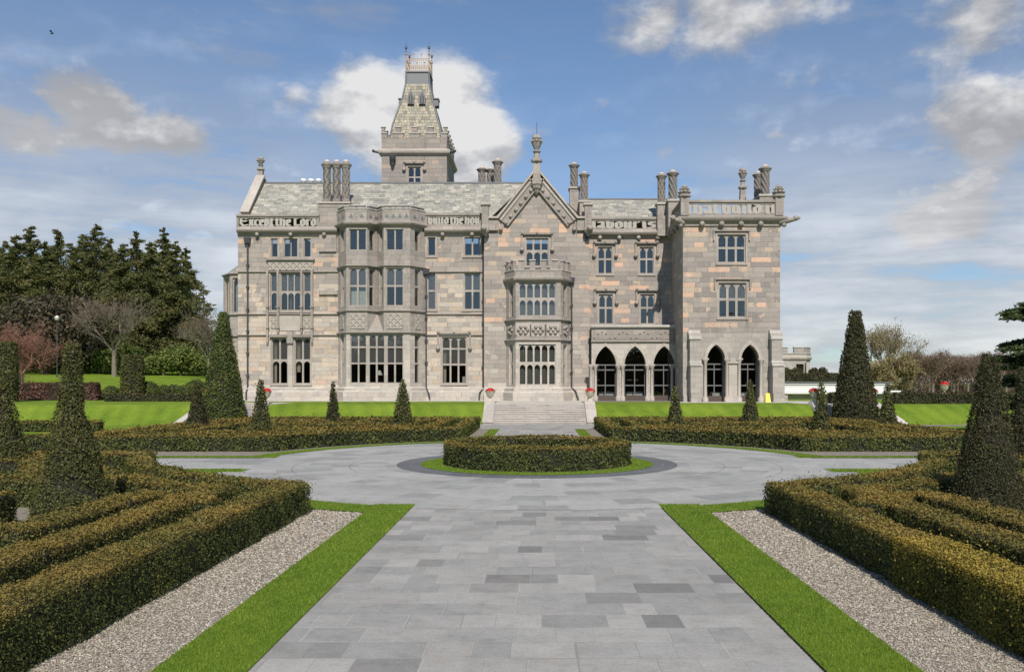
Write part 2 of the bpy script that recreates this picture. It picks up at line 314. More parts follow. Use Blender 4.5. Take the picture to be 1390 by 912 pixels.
def paving(name, polar=None, bw=.58, bh=.57, stops=SL, jc=.62, rings=()):
    m, nt, bs = mat(name); pos = nt.node('ShaderNodeNewGeometry').outputs['Position']; p = nt.sep(pos)
    if polar:
        dx = nt.m('SUBTRACT', p[0], polar[0]); dy = nt.m('SUBTRACT', p[1], polar[1])
        v = nt.m('SQRT', nt.m('ADD', nt.m('MULTIPLY', dx, dx), nt.m('MULTIPLY', dy, dy)))
        u = nt.m('MULTIPLY', nt.m('ARCTAN2', dy, dx), 8.)
    else: u, v = p[0], p[1]
    h, e, c_, r_ = blocks(nt, u, v, bw, bh, .012, .24)
    c = nt.ramp(h, stops, True)
    big = nt.noise(pos, .3, 5, .6); mid = nt.noise(pos, 2.6, 6, .7); fine = nt.noise(pos, 38, 6, .85)
    c = nt.mix(1., c, nt.ramp(big, [(.3, (.88,)*3), (.7, (1.08,)*3)]), 'MULTIPLY')
    tool = nt.noise(nt.xyz(nt.m('MULTIPLY', p[0], 1.), nt.m('MULTIPLY', p[1], 14.)), 3.2, 4, .7)
    c = nt.mix(1., c, nt.ramp(tool, [(.3, (.90,)*3), (.7, (1.09,)*3)]), 'MULTIPLY')
    c = nt.mix(1., c, nt.ramp(mid, [(.28, (.80, .80, .79)), (.5, (1,)*3), (.75, (1.09,)*3)]), 'MULTIPLY')
    c = nt.mix(1., c, nt.ramp(fine, [(.3, (.72,)*3), (.7, (1.24,)*3)]), 'MULTIPLY')
    brn = nt.noise(nt.vm('ADD', pos, (9., 3., 0.)), .8, 5, .65)
    c = nt.mix(nt.mr(brn, .54, .74, 0, .4, True), c, (.29, .255, .215))
    dk = nt.noise(nt.vm('ADD', pos, (2., 31., 0.)), 1.7, 7, .72); c = nt.mix(nt.mr(dk, .56, .74, 0, .38, True), c, (.17, .165, .155))
    jcol = nt.mix(nt.wn(nt.xyz(c_, nt.m('ADD', r_, 5.))), (.44, .43, .40), (.17, .165, .155))
    c = nt.mix(nt.mr(e, 0, 1, .62, 0), c, jcol)
    c = nt.mix(1., c, (.93, .92, .895, 1), 'MULTIPLY')
    for rr in rings:
        k = nt.mr(nt.m('ABSOLUTE', nt.m('SUBTRACT', v, rr)), .015, .035, .5, 0, True); c = nt.mix(k, c, (.12, .12, .115))
    nt.put(bs.inputs['Base Color'], c); nt.put(bs.inputs['Roughness'], nt.mr(h, 0, 1, .55, .8)); bs.inputs['Specular IOR Level'].default_value = .35
    bump(nt, bs, nt.m('ADD', e, nt.m('MULTIPLY', fine, .25)), .006, .5); return m
M['paving'] = paving('limestone_paving')
M['plaza'] = paving('limestone_plaza', (0, 31.3), 1.1, .9, [(0, (.29, .29, .28)), (.2, (.335, .335, .32)), (.5, (.37, .366, .352)), (.8, (.35, .345, .33)), (.97, (.27, .27, .262))], rings=(6.6, 8.5))
M['bluering'] = paving('blue_limestone', (0, 31.3), .8, .5, [(0, (.115, .12, .13)), (.5, (.13, .134, .14)), (.8, (.125, .13, .14))])
M['pathpale'] = paving('pale_terrace_paving', None, 1.0, .6, [(0, (.50, .47, .42)), (.5, (.55, .52, .47)), (.8, (.46, .44, .40))])
M['mixed2'] = stone('buff_limestone', [(0, G2), (.2, C2), (.36, T1), (.5, C1), (.66, P2), (.76, G1), (.88, C3), (.95, G2)], 1.1, .41)
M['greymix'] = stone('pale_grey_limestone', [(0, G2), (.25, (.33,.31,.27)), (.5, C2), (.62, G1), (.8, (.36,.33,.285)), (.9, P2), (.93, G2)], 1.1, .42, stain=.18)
M['pale2'] = stone('pale_grey_block', [(0, (.34,.32,.285)), (.3, (.38,.355,.31)), (.6, (.30,.285,.255)), (.8, (.36,.34,.30))], 1.0, .42, jc=.75, stain=.2)
M['letterstone'] = simple('letter_stone', (.37, .34, .295), .9, nscale=5, namp=.2)
# ------------------------------------------------------------------ mesh helpers
class MB:
    def __init__(s): s.v = []; s.f = []; s.m = []; s.ms = []; s.sm = []
    def mi(s, m):
        m = M[m] if isinstance(m, str) else m
        if m not in s.ms: s.ms.append(m)
        return s.ms.index(m)
    def face(s, pts, m, smooth=False):
        b = len(s.v); s.v += [tuple(p) for p in pts]; s.f.append(tuple(range(b, b+len(pts)))); s.m.append(s.mi(m)); s.sm.append(smooth)
    def raw(s, vs, fs, m, smooth=False):
        b = len(s.v); s.v += [tuple(p) for p in vs]; k = s.mi(m)
        for f in fs: s.f.append(tuple(b+i for i in f)); s.m.append(k); s.sm.append(smooth)
    def box(s, x0, x1, y0, y1, z0, z1, m, taper=0):
        t = taper
        v = [(x0,y0,z0),(x1,y0,z0),(x1,y1,z0),(x0,y1,z0),(x0+t,y0+t,z1),(x1-t,y0+t,z1),(x1-t,y1-t,z1),(x0+t,y1-t,z1)]
        s.raw(v, [(0,3,2,1),(4,5,6,7),(0,1,5,4),(1,2,6,5),(2,3,7,6),(3,0,4,7)], m)
    def tube(s, p, q, r0, r1, m, n=8, smooth=True, caps=True):
        p = Vector(p); q = Vector(q); d = (q-p)
        if d.length < 1e-6: return
        d.normalize(); a = d.orthogonal().normalized(); b = d.cross(a)
        vs = []
        for c, r in ((p, r0), (q, r1)):
            for i in range(n):
                t = 2*math.pi*i/n; vs.append(c+a*(r*math.cos(t))+b*(r*math.sin(t)))
        s.raw(vs, [(i, (i+1) % n, n+(i+1) % n, n+i) for i in range(n)], m, smooth)
        if caps: s.face(vs[:n][::-1], m); s.face(vs[n:], m)
    def path(s, pts, r, m, n=6):
        for p, q in zip(pts[:-1], pts[1:]): s.tube(p, q, r, r, m, n)
    def lathe(s, c, prof, m, n=16, smooth=True):
        cx, cy, cz = c; vs = []
        for r, z in prof:
            for i in range(n):
                t = 2*math.pi*i/n; vs.append((cx+r*math.cos(t), cy+r*math.sin(t), cz+z))
        fs = []
        for k in range(len(prof)-1):
            for i in range(n): fs.append((k*n+i, k*n+(i+1) % n, (k+1)*n+(i+1) % n, (k+1)*n+i))
        s.raw(vs, fs, m, smooth)
        s.face([vs[i] for i in range(n)][::-1], m); s.face([vs[(len(prof)-1)*n+i] for i in range(n)], m)
    def ball(s, c, r, m, nu=10, nv=6, sx=1, sy=1, sz=1):
        prof = [(max(.001, math.sin(math.pi*k/nv))*r, -math.cos(math.pi*k/nv)*r*sz) for k in range(nv+1)]
        s.lathe(c, prof, m, nu)
    def build(s, name, parent=None, off=None, **tags):
        me = bpy.data.meshes.new(name)
        v = np.array(s.v, dtype=np.float64).reshape(-1, 3)
        if off is not None: v = v - np.array(off)
        me.from_pydata(v.tolist(), [], s.f)
        for m in s.ms: me.materials.append(m)
        me.polygons.foreach_set('material_index', s.m); me.polygons.foreach_set('use_smooth', s.sm)
        me.update()
        box_uv(me, off)
        o = bpy.data.objects.new(name, me); COL.objects.link(o)
        if parent: o.parent = parent
        elif off is not None: o.location = off
        for k, q in tags.items():
            if q: o[k] = q
        return o
def box_uv(me, off=None):
    n = len(me.polygons)
    if n == 0: return
    nor = np.empty(n*3); me.polygons.foreach_get('normal', nor); nor = nor.reshape(-1, 3)
    ls = np.empty(n, int); lt = np.empty(n, int); me.polygons.foreach_get('loop_start', ls); me.polygons.foreach_get('loop_total', lt)
    L = len(me.loops); li = np.empty(L, int); me.loops.foreach_get('vertex_index', li)
    co_ = np.empty(len(me.vertices)*3); me.vertices.foreach_get('co', co_); co_ = co_.reshape(-1, 3)
    if off is not None: co_ = co_+np.array(off)
    pol = np.repeat(np.arange(n), lt); nn = nor[pol]; P = co_[li]
    t = np.stack([-nn[:, 1], nn[:, 0], np.zeros(L)], 1); ln = np.linalg.norm(t, axis=1)
    flat = ln < .25; t[flat] = (1, 0, 0); ln[flat] = 1; t /= ln[:, None]
    b = np.cross(nn, t); b *= np.where(b[:, 2] < 0, -1, 1)[:, None]; b[flat] = (0, 1, 0)
    uv = np.stack([(P*t).sum(1), (P*b).sum(1)], 1)
    me.uv_layers.new(name='UVMap').data.foreach_set('uv', uv.astype(np.float32).ravel())
def empty(name, loc, label=None, category=None, group=None, kind=None):
    o = bpy.data.objects.new(name, None); COL.objects.link(o); o.location = loc; o.empty_display_size = .3
    for k, v in (('label', label), ('category', category), ('group', group), ('kind', kind)):
        if v: o[k] = v
    return o
def U(px, Z): return (px-729)*Z/F
def Vz(py, Z): return E+(520-py)*Z/F
class FR:
    """a vertical wall plane: u along it, z up, d depth inwards (negative = proud)"""
    def __init__(s, x, y, tx=1., ty=0.):
        l = math.hypot(tx, ty); s.o = (x, y); s.t = (tx/l, ty/l); s.n = (-ty/l, tx/l); s.len = l
    def P(s, u, z, d=0.): return (s.o[0]+s.t[0]*u+s.n[0]*d, s.o[1]+s.t[1]*u+s.n[1]*d, z)
    def box(s, mb, u0, u1, z0, z1, d0, d1, m):
        v = [s.P(u0,z0,d0), s.P(u1,z0,d0), s.P(u1,z0,d1), s.P(u0,z0,d1), s.P(u0,z1,d0), s.P(u1,z1,d0), s.P(u1,z1,d1), s.P(u0,z1,d1)]
        mb.raw(v, [(0,3,2,1),(4,5,6,7),(0,1,5,4),(1,2,6,5),(2,3,7,6),(3,0,4,7)], m)
    def prism(s, mb, poly, d0, d1, m):
        """poly in (u,z), anticlockwise seen from outside"""
        a = sum(poly[i][0]*poly[(i+1) % len(poly)][1]-poly[(i+1) % len(poly)][0]*poly[i][1] for i in range(len(poly)))
        if a < 0: poly = poly[::-1]
        n = len(poly); v = [s.P(u, z, d0) for u, z in poly]+[s.P(u, z, d1) for u, z in poly]
        mb.raw(v, [tuple(range(n)), tuple(range(2*n-1, n-1, -1))]+[(i, n+i, n+(i+1) % n, (i+1) % n) for i in range(n)], m)
    def wall(s, mb, u0, u1, z0, z1, holes, m, rev=.45, revm=None, d=0., split=()):
        """wall face with rectangular holes and their reveals; m(zc) may choose the material by height"""
        us = sorted({u0, u1, *[h[0] for h in holes], *[h[1] for h in holes]}); us = [u for u in us if u0-1e-6 <= u <= u1+1e-6]
        zs = sorted({z0, z1, *split, *[h[2] for h in holes], *[h[3] for h in holes]}); zs = [z for z in zs if z0-1e-6 <= z <= z1+1e-6]
        for i in range(len(us)-1):
            for j in range(len(zs)-1):
                uc = (us[i]+us[i+1])/2; zc = (zs[j]+zs[j+1])/2
                if any(h[0] < uc < h[1] and h[2] < zc < h[3] for h in holes): continue
                mb.face([s.P(us[i], zs[j], d), s.P(us[i+1], zs[j], d), s.P(us[i+1], zs[j+1], d), s.P(us[i], zs[j+1], d)], m(zc) if callable(m) else m)
        for a, b, c, e in holes:
            mm = revm or (m((c+e)/2) if callable(m) else m); D = d+rev
            mb.face([s.P(a,c,d), s.P(a,e,d), s.P(a,e,D), s.P(a,c,D)], mm); mb.face([s.P(b,c,d), s.P(b,c,D), s.P(b,e,D), s.P(b,e,d)], mm)
            mb.face([s.P(a,c,d), s.P(a,c,D), s.P(b,c,D), s.P(b,c,d)], mm); mb.face([s.P(a,e,d), s.P(b,e,d), s.P(b,e,D), s.P(a,e,D)], mm)
def band(mb, pts, prof, m, closed=False):
    """moulding along a plan polyline (left to right seen from outside); prof = [(z, out)...] from bottom to top"""
    n = len(pts)
    def off(i, p):
        def nrm(a, b):
            dx, dy = b[0]-a[0], b[1]-a[1]; l = math.hypot(dx, dy); return (dy/l, -dx/l)
        if i == 0: q = nrm(pts[0], pts[1]); return (pts[0][0]+q[0]*p, pts[0][1]+q[1]*p)
        if i == n-1: q = nrm(pts[-2], pts[-1]); return (pts[-1][0]+q[0]*p, pts[-1][1]+q[1]*p)
        a = nrm(pts[i-1], pts[i]); b = nrm(pts[i], pts[i+1]); k = 1+a[0]*b[0]+a[1]*b[1]; k = max(k, .5)
        return (pts[i][0]+(a[0]+b[0])*p/k, pts[i][1]+(a[1]+b[1])*p/k)
    for j in range(len(prof)-1):
        (z0, p0), (z1, p1) = prof[j], prof[j+1]
        for i in range(n-1):
            a = off(i, p0); b = off(i+1, p0); c = off(i+1, p1); d = off(i, p1)
            mb.face([(*a, z0), (*b, z0), (*c, z1), (*d, z1)], m)
    for i in (0, n-1):
        poly = [(*off(i, p), z) for z, p in prof]+[(*off(i, -.02), z) for z, p in prof[::-1]]
        mb.face(poly if i else poly[::-1], m)
def string(mb, pts, z0, z1, p=.14, m='trim'):
    h = z1-z0; band(mb, pts, [(z0, 0), (z0+h*.25, p*.55), (z0+h*.5, p), (z0+h*.75, p), (z1, .0)], m)

def archpts(a, b, zs, za, n=8):
    """two-centred pointed arch from (a,zs) over the apex to (b,zs)"""
    c = (a+b)/2; w = (b-a)/2; h = za-zs
    if h <= w*1.02:      # low four-centred head
        L = [(a+w*(1-math.cos(t)), zs+h*math.sin(t)**.8) for t in [math.pi/2*i/n for i in range(n+1)]]
        return L+[(a+b-u, z) for u, z in L[-2::-1]]
    r = (h*h+w*w)/(2*w)
    L = []
    t1 = math.asin(min(1, h/r))
    for i in range(n+1):
        t = t1*i/n; L.append((a+r-r*math.cos(t), zs+r*math.sin(t)))
    return L+[(a+b-u, z) for u, z in L[-2::-1]]

NW = 0
def window(fr, lights, rows, root, off, d=.16, jamb=.10, surround=True, hood=False, leadrows=(), blind=None, label=None, depth=.12, tm=None, headm=.10):
    """lights [(u0,u1)], rows [(z0,z1,arch height)] from the top. Returns the hole; builds window (> glass, blind)"""
    u0 = lights[0][0]-jamb; u1 = lights[-1][1]+jamb; z0 = rows[-1][0]-jamb*.8; z1 = rows[0][1]+headm
    fr_ = MB(); ga = MB(); tm = tm or ('trimpale' if rows[0][1] < 6.6 else 'trimwin'); lights = [(a-.022, b+.022) for a, b in lights]
    D0, D1 = d-.05, d+depth
    ed = [u0]+[x for l in lights for x in l]+[u1]
    for i in range(0, len(ed), 2): fr.box(fr_, ed[i], ed[i+1], z0, z1, D0, D1, tm)
    ze = [z1]+[x for r in rows for x in (r[1], r[0])]+[z0]
    for i in range(0, len(ze), 2):
        for l in lights: fr.box(fr_, l[0]+.0005, l[1]-.0005, ze[i+1], ze[i], D0+.01, D1-.01, tm)
    for k, (a, b, ah) in enumerate(rows):
        for l in lights:
            if ah:
                P = archpts(l[0], l[1], b-ah, b, 5); mid = len(P)//2
                fr.prism(fr_, P[:mid+1]+[(l[0], b)], D0+.02, D1-.02, tm); fr.prism(fr_, P[mid:]+[(l[1], b)], D0+.02, D1-.02, tm)
        ga.face([fr.P(u0+.02, a-.03, d+.05), fr.P(u1-.02, a-.03, d+.05), fr.P(u1-.02, b+.03, d+.05), fr.P(u0+.02, b+.03, d+.05)], 'leaded' if k in leadrows else 'glass')
    if surround:
        s_ = .13
        fr.box(fr_, u0-s_, u0+.02, z0-.02, z1+.02, -.03, d, tm); fr.box(fr_, u1-.02, u1+s_, z0-.02, z1+.02, -.03, d, tm)
        fr.box(fr_, u0-s_, u1+s_, z1+.021, z1+s_, -.034, d, tm)
        fr.box(fr_, u0-s_-.03, u1+s_+.03, z0-.18, z0-.021, -.09, d, tm)
    if hood:
        hz = z1+.30; hm = 'trim'
        fr.box(fr_, u0-.42, u1+.42, hz, hz+.14, -.26, .02, hm); fr.box(fr_, u0-.36, u1+.36, hz-.09, hz-.001, -.15, .02, hm)
        dl = hood if isinstance(hood, float) else .9
        for q in (u0-.42, u1+.27):
            fr.box(fr_, q, q+.15, hz-dl, hz-.002, -.17, .02, hm)
            x, y, z = fr.P(q+.075, hz-dl-.1, -.15); fr_.ball((x, y, z), .19, hm, 8, 5)
        for q in (u0-.3, (u0+u1)/2, u1+.3):
            x, y, z = fr.P(q, hz+.15, -.2); fr_.ball((x, y, z), .15, hm, 8, 5)
    wo_ = fr_.build('window', root, off); wo_.location = (0, 0, 0)
    if label: wo_['label'] = label
    g = ga.build('pane', wo_, off); g.location = (0, 0, 0)
    if blind:
        bm = MB()
        for (a, b, za, zb, mt) in blind: fr.box(bm, a, b, za, zb, d+.3, d+.33, mt)
        bo = bm.build('blind', wo_, off)  # in the gable bay, an added grey panel for pane light
    return (u0, u1, z0, z1)

# ------------------------------------------------------------------ blackletter for the parapets
GL = {
 'E': (1.05, [[(.9,1.15),(.5,1.35),(.18,1.0),(.14,.4),(.4,.05),(.92,.12)], [(.3,.68),(.8,.72)]]),
 'L': (.85, [[(.2,1.35),(.3,1.2),(.3,.1),(.8,.1)], [(.3,1.3),(.6,1.15)]]),
 'a': (.62, [[(.12,.9),(.45,.9),(.45,.1),(.58,.08)], [(.45,.5),(.14,.35),(.14,.12),(.42,.12)]]),
 'b': (.62, [[(.12,1.4),(.16,.1),(.45,.05),(.5,.4),(.48,.85),(.18,.8)]]),
 'c': (.52, [[(.48,.85),(.15,.85),(.12,.15),(.45,.08)]]),
 'd': (.64, [[(.12,1.3),(.5,.9),(.5,.15),(.3,.05),(.12,.2),(.12,.75),(.45,.85)]]),
 'e': (.55, [[(.45,.08),(.13,.12),(.13,.85),(.45,.88),(.45,.55),(.15,.45)]]),
 'h': (.64, [[(.13,1.4),(.13,.06)], [(.13,.8),(.5,.88),(.52,.2),(.4,-.15)]]),
 'i': (.34, [[(.1,.92),(.16,.85),(.16,.12),(.28,.06)], [(.14,1.22),(.2,1.28)]]),
 'l': (.34, [[(.12,1.4),(.15,1.3),(.15,.12),(.28,.06)]]),
 'n': (.64, [[(.13,.92),(.13,.06)], [(.13,.78),(.5,.88),(.5,.12),(.6,.06)]]),
 'o': (.62, [[(.13,.82),(.13,.15),(.33,.04),(.52,.2),(.5,.82),(.3,.95),(.13,.82)]]),
 'p': (.62, [[(.14,.98),(.14,-.3)], [(.14,.8),(.46,.9),(.5,.2),(.16,.1)]]),
 'r': (.5, [[(.13,.92),(.15,.06)], [(.15,.75),(.45,.9)]]),
 's': (.55, [[(.48,.85),(.16,.88),(.14,.58),(.46,.45),(.46,.12),(.1,.08)]]),
 't': (.42, [[(.15,1.2),(.15,.12),(.35,.06)], [(.02,.88),(.36,.88)]]),
 'u': (.64, [[(.1,.92),(.15,.85),(.15,.1),(.48,.14)], [(.48,.92),(.48,.1),(.6,.06)]]),
 'x': (.55, [[(.1,.88),(.45,.06)], [(.45,.9),(.08,.06)], [(.12,.48),(.44,.48)]]),
 ' ': (.16, [])}
def hull(pts):
    pts = sorted(set(pts))
    def half(ps):
        h = []
        for p in ps:
            while len(h) > 1 and (h[-1][0]-h[-2][0])*(p[1]-h[-2][1])-(h[-1][1]-h[-2][1])*(p[0]-h[-2][0]) <= 0: h.pop()
            h.append(p)
        return h
    a = half(pts); b = half(pts[::-1]); return a[:-1]+b[:-1]
def lettering(mb, fr, text, u0, u1, z0, z1, d, m, th=.10):
    tot = sum(GL[c][0] for c in text)+.08*(len(text)-1); sx = (u1-u0)/tot; sz = (z1-z0)/1.50; zb = z0+.16*sz; u = u0
    nib = [(-.115, -.085), (.115, .085), (-.15, -.01), (.07, .115), (.15, .01), (-.07, -.115)]
    k = 0
    for c in text:
        wd, st = GL[c]
        for line in st:
            line = [(x, y if y < 1 else 1+(y-1)*.55) for x, y in line]
            for p, q in zip(line[:-1], line[1:]):
                pts = [(round((x+a)*sx+u, 4), round((y+b)*sz+zb, 4)) for x, y in (p, q) for a, b in nib]
                k += 1; e = .0007*(k % 7); fr.prism(mb, hull(pts), d+e, d+th+e, m)
        u += (wd+.08)*sx

def parapet(mb, fr, u0, u1, zc0, zbase0, zbase1, ztop, text, m='trim', d=-.1):
    """pierced parapet: base rail, black-letter text, coping"""
    fr.box(mb, u0, u1, zbase0, zbase1, d-.04, d+.26, m)
    zt0 = ztop-.2
    fr.box(mb, u0, u1, zt0, ztop, d-.12, d+.34, m); fr.box(mb, u0, u1, zt0-.14, zt0-.001, d-.03, d+.24, m)
    fr.box(mb, u0+.003, u0+.22, zbase1, zt0-.1, d-.02, d+.22, m); fr.box(mb, u1-.22, u1-.003, zbase1, zt0-.1, d-.02, d+.22, m)
    tot = sum(GL[c][0]+.08 for c in text); a = u0+.28; b = u1-.26; x = a
    for wd in text.split(' '):
        if not wd: continue
        l = sum(GL[c][0]+.08 for c in wd)*(b-a)/tot
        L = MB(); lettering(L, fr, wd, x, x+l, zbase1-.06, zt0+.0, d, 'letterstone', .16); part(L, 'carved_word'); x += l+(GL[' '][0]+.08)*(b-a)/tot
# ------------------------------------------------------------------ levels and planes
TZ = 1.33
ZL, ZG, ZR, ZT, ZLO = 78.8, 78.0, 79.0, 72.8, 76.8
B0 = (0, 82, TZ)
manor = empty('manor_house', B0, 'grey and pink limestone manor with gables, bay windows and a steep roofed square tower', 'house')
def part(mb, name, parent=None, label=None):
    o = mb.build(name, parent or manor, B0); o.location = (0, 0, 0)
    if label: o['label'] = label
    return o
def mp(zs):
    """material by height: list of (z, material) ascending upper limits"""
    def f(z):
        for lim, m in zs:
            if z < lim: return m
        return zs[-1][1]
    return f
def px_lights(L, Z): return [(U(a, Z), U(b, Z)) for a, b in L]
def px_rows(L, Z): return [(Vz(b, Z), Vz(a, Z), h) for a, b, h in L]   # (ytop, ybottom, arch)
wall = MB(); trim = MB()
def string_part(*a):
    b = MB(); string(b, *a); part(b, 'string_course')
def band_part(pts, prof, m):
    b = MB(); band(b, pts, prof, m); part(b, 'plinth' if prof[0][0] < TZ+.1 else 'cornice')
def boss(c, r_, m, *a):
    b = MB(); b.ball((0, 0, 0), r_, m, *a); b.v = [(x+c[0], y+c[1], z+c[2]) for x, y, z in b.v]; part(b, 'carved_boss')
# ---- left wing front
fl = FR(0, ZL)
XL0, XLa, XLb, XL1 = U(323, ZL), U(459, ZL), U(577, ZL), U(657, ZL)
ztopL = Vz(311, ZL)
H = []
kw = dict(root=manor, off=B0)
for a in ([(369.3,375.7)], [(386.6,393.8),(395.6,402.6)], [(413.6,420.6)]):
    H.append(window(fl, px_lights(a, ZL), px_rows([(325,348,0)], ZL), surround=True, headm=.06, **kw))
for a in ([(368.5,375.8)], [(382.3,389.2),(391.2,398),(400.2,407.2)], [(413.5,420.6)]):
    H.append(window(fl, px_lights(a, ZL), px_rows([(372,395,.3),(397.5,420.5,.3)], ZL), leadrows=(0,), **kw))
H.append(window(fl, px_lights([(370.3,378.3),(381,389)], ZL), px_rows([(460,487.5,.3),(490.5,519.7,.3)], ZL), leadrows=(0,), blind=[(U(370.5,ZL),U(374,ZL),Vz(519,ZL),Vz(461,ZL),'cream')], **kw))
H.append(window(fl, px_lights([(401.5,409.3),(412.3,420)], ZL), px_rows([(460,487.5,.3),(490.5,519.7,.3)], ZL), leadrows=(0,), blind=[(U(401.5,ZL),U(406,ZL),Vz(505,ZL),Vz(461,ZL),'cream')], **kw))
mL = mp([(Vz(455,ZL), 'warm'), (Vz(425,ZL), 'warm'), (Vz(369,ZL), 'mixed2'), (99, 'mixed')])
SPL = (Vz(455,ZL), Vz(425,ZL), Vz(369,ZL))
fl.wall(wall, XL0, XLa, TZ, ztopL, H, mL, split=SPL)
H2 = []
H2.append(window(fl, px_lights([(581.8,590)], ZL), px_rows([(323.3,346,0)], ZL), headm=.06, **kw))
H2.append(window(fl, px_lights([(631.6,639.8),(642.6,650.9)], ZL), px_rows([(323.3,346,0)], ZL), headm=.06, **kw))
H2.append(window(fl, px_lights([(581.8,590)], ZL), px_rows([(372,393.5,.3),(396,419,0)], ZL), leadrows=(0,1), **kw))
H2.append(window(fl, px_lights([(631.6,639.8),(642.6,650.9)], ZL), px_rows([(372,393.5,.3),(396,419,0)], ZL), leadrows=(0,), **kw))
H2.append(window(fl, px_lights([(601.4,609.8),(612.8,620.7),(623.7,631.6)], ZL), px_rows([(459.3,472.3,.3),(474.5,493.3,0),(496,519.3,0)], ZL), leadrows=(0,1), hood=1.2,
    blind=[(U(601.4,ZL),U(605,ZL),Vz(519,ZL),Vz(475,ZL),'cream'),(U(627,ZL),U(631.6,ZL),Vz(519,ZL),Vz(511,ZL),'blind')], **kw))
fl.wall(wall, XLb, XL1, TZ, ztopL, H2, mL, split=SPL)
# strings, cornice, plinth on the left wing
for (x0, x1) in ((XL0, XLa), (XLb, XL1)):
    P = [(x0, ZL), (x1, ZL)]
    for y in (369.3, 426.7, 455): string_part(P, Vz(y+1.6, ZL), Vz(y-1.4, ZL), .16)
    band_part(P, [(Vz(322,ZL), 0), (Vz(320,ZL), .12), (Vz(318,ZL), .12), (Vz(315.5,ZL), .42), (Vz(313.6,ZL), .5), (Vz(312.3,ZL), .5), (Vz(307.5,ZL), .06)], 'trim')
    band_part(P, [(TZ, .42), (Vz(532,ZL), .42), (Vz(530,ZL), .26), (Vz(527,ZL), .26), (Vz(524.7,ZL), 0)], 'pale')
    n = max(2, int((x1-x0)/2.6))
    for i in range(n):
        x = x0+(i+.6)*(x1-x0)/n; boss((x, ZL-.28, Vz(319, ZL)), .2, 'trim', 7, 5)
fl.box(wall, XLa, XLb, Vz(340,ZL), ztopL, 0, .4, 'mixed')
parapet(trim, fl, XL0-.1, U(433.5,ZL), 0, Vz(312.5,ZL), Vz(307.5,ZL), Vz(291.5,ZL), 'Except the Lord')
parapet(trim, fl, XLb, U(655,ZL), 0, Vz(312.5,ZL), Vz(305,ZL), Vz(289.8,ZL), 'build the hou')
fl.box(trim, U(433.5,ZL), XLb, Vz(312.5,ZL), Vz(302,ZL), -.1, .3, 'trim')
# carved panel band and pilasters around the oriel-like window group
cv = MB()
fl.box(cv, U(364,ZL), U(426,ZL), Vz(367,ZL), Vz(354,ZL), -.12, .02, 'carved'); part(cv, 'carved_panel'); cv = MB()
fl.box(cv, U(378,ZL), U(409,ZL), Vz(449,ZL), Vz(428,ZL), -.05, .02, 'trimpale'); part(cv, 'carved_panel')
for a, b in ((368,376),(412,421)): cv = MB(); fl.box(cv, U(a,ZL), U(b,ZL), Vz(446,ZL), Vz(430,ZL), -.06, .02, 'carved'); part(cv, 'carved_panel')
fl.box(trim, U(362,ZL), U(427.5,ZL), Vz(353.6,ZL), Vz(351.4,ZL), -.3, .02, 'trim')
for p in (363.6, 377.9, 409.8, 424):
    yb = 465 if p in (363.6, 424) else 452
    fl.box(trim, U(p-1.4,ZL), U(p+1.4,ZL), Vz(yb,ZL), Vz(367,ZL), -.24, .01, 'trim')
    for yy in (416, 444): fl.box(trim, U(p-2.1,ZL), U(p+2.1,ZL), Vz(yy+2,ZL), Vz(yy,ZL), -.33, .012, 'trim')
    fl.box(trim, U(p-1,ZL), U(p+1,ZL), Vz(yb+2.5,ZL), Vz(yb+.01,ZL), -.16, .01, 'trim')
fl.box(trim, U(391.2,ZL), U(397.6,ZL), Vz(542,ZL), Vz(450,ZL), -.12, .01, 'trimpale'); fl.box(trim, U(390.3,ZL), U(398.5,ZL), Vz(466,ZL), Vz(450,ZL), -.3, .012, 'trim')
for a, b in ((366.5,391.3),(397.8,423)): fl.box(trim, U(a,ZL), U(b,ZL), Vz(457.6,ZL), Vz(455.9,ZL), -.3, .01, 'trim')
# chimney breast
fl.box(wall, U(433.5,ZL), U(457,ZL), Vz(342,ZL), Vz(311,ZL), -.16, .02, 'mixed'); fl.box(trim, U(433.5,ZL), U(458.5,ZL), Vz(400,ZL), Vz(394,ZL), -.2, .02, 'trim')
part(trim, 'stone_dressing'); part(wall, 'wall'); trim = MB(); wall = MB()
# ---- canted bays
def poly_faces(pts): return [FR(pts[i][0], pts[i][1], pts[i+1][0]-pts[i][0], pts[i+1][1]-pts[i][1]) for i in range(len(pts)-1)]
YF = 77.2
PA = [(XLa, ZL), (U(470,YF), YF), (U(556.5,YF), YF), (XLb, ZL)]
xa, xb = U(498.5,YF), U(521,YF)
PB = [(XLa, ZL), (U(470,YF), YF), (xa, YF), (U(512,ZL-.7), ZL-.55), (xb, YF), (U(556.5,YF), YF), (XLb, ZL)]
fa = poly_faces(PA); fb = poly_faces(PB)
z1, z2, z3 = Vz(451.4,YF), Vz(361,YF), Vz(303,YF)
def sidewin(f, rows, w=.48, c=.5, **k):
    m = f.len*c; return window(f, [(m-w/2, m+w/2)], rows, surround=False, jamb=.12, d=.2, **k)
r_g = px_rows([(455,470,.3),(472.3,492,0),(494.2,519,0)], YF); r_m = px_rows([(365.4,386.8,.3),(389.2,414,0)], YF); r_u = px_rows([(312,338.5,0)], YF)
X0f = PA[1][0]
g_l = [(476.8,485),(487.7,496),(501.8,509.5),(512.6,520.7),(526.3,534.4),(537.4,545.8)]
hs = [window(fa[1], [(U(a,YF)-X0f, U(b,YF)-X0f) for a, b in g_l], r_g, surround=False, leadrows=(0,1), **kw)]
fa[1].wall(wall, 0, fa[1].len, TZ, z1, hs, 'pale', rev=.35)
for f in (fa[0], fa[2]): fa_h = [sidewin(f, r_g, leadrows=(0,), **kw)]; f.wall(wall, 0, f.len, TZ, z1, fa_h, 'pale', rev=.35)
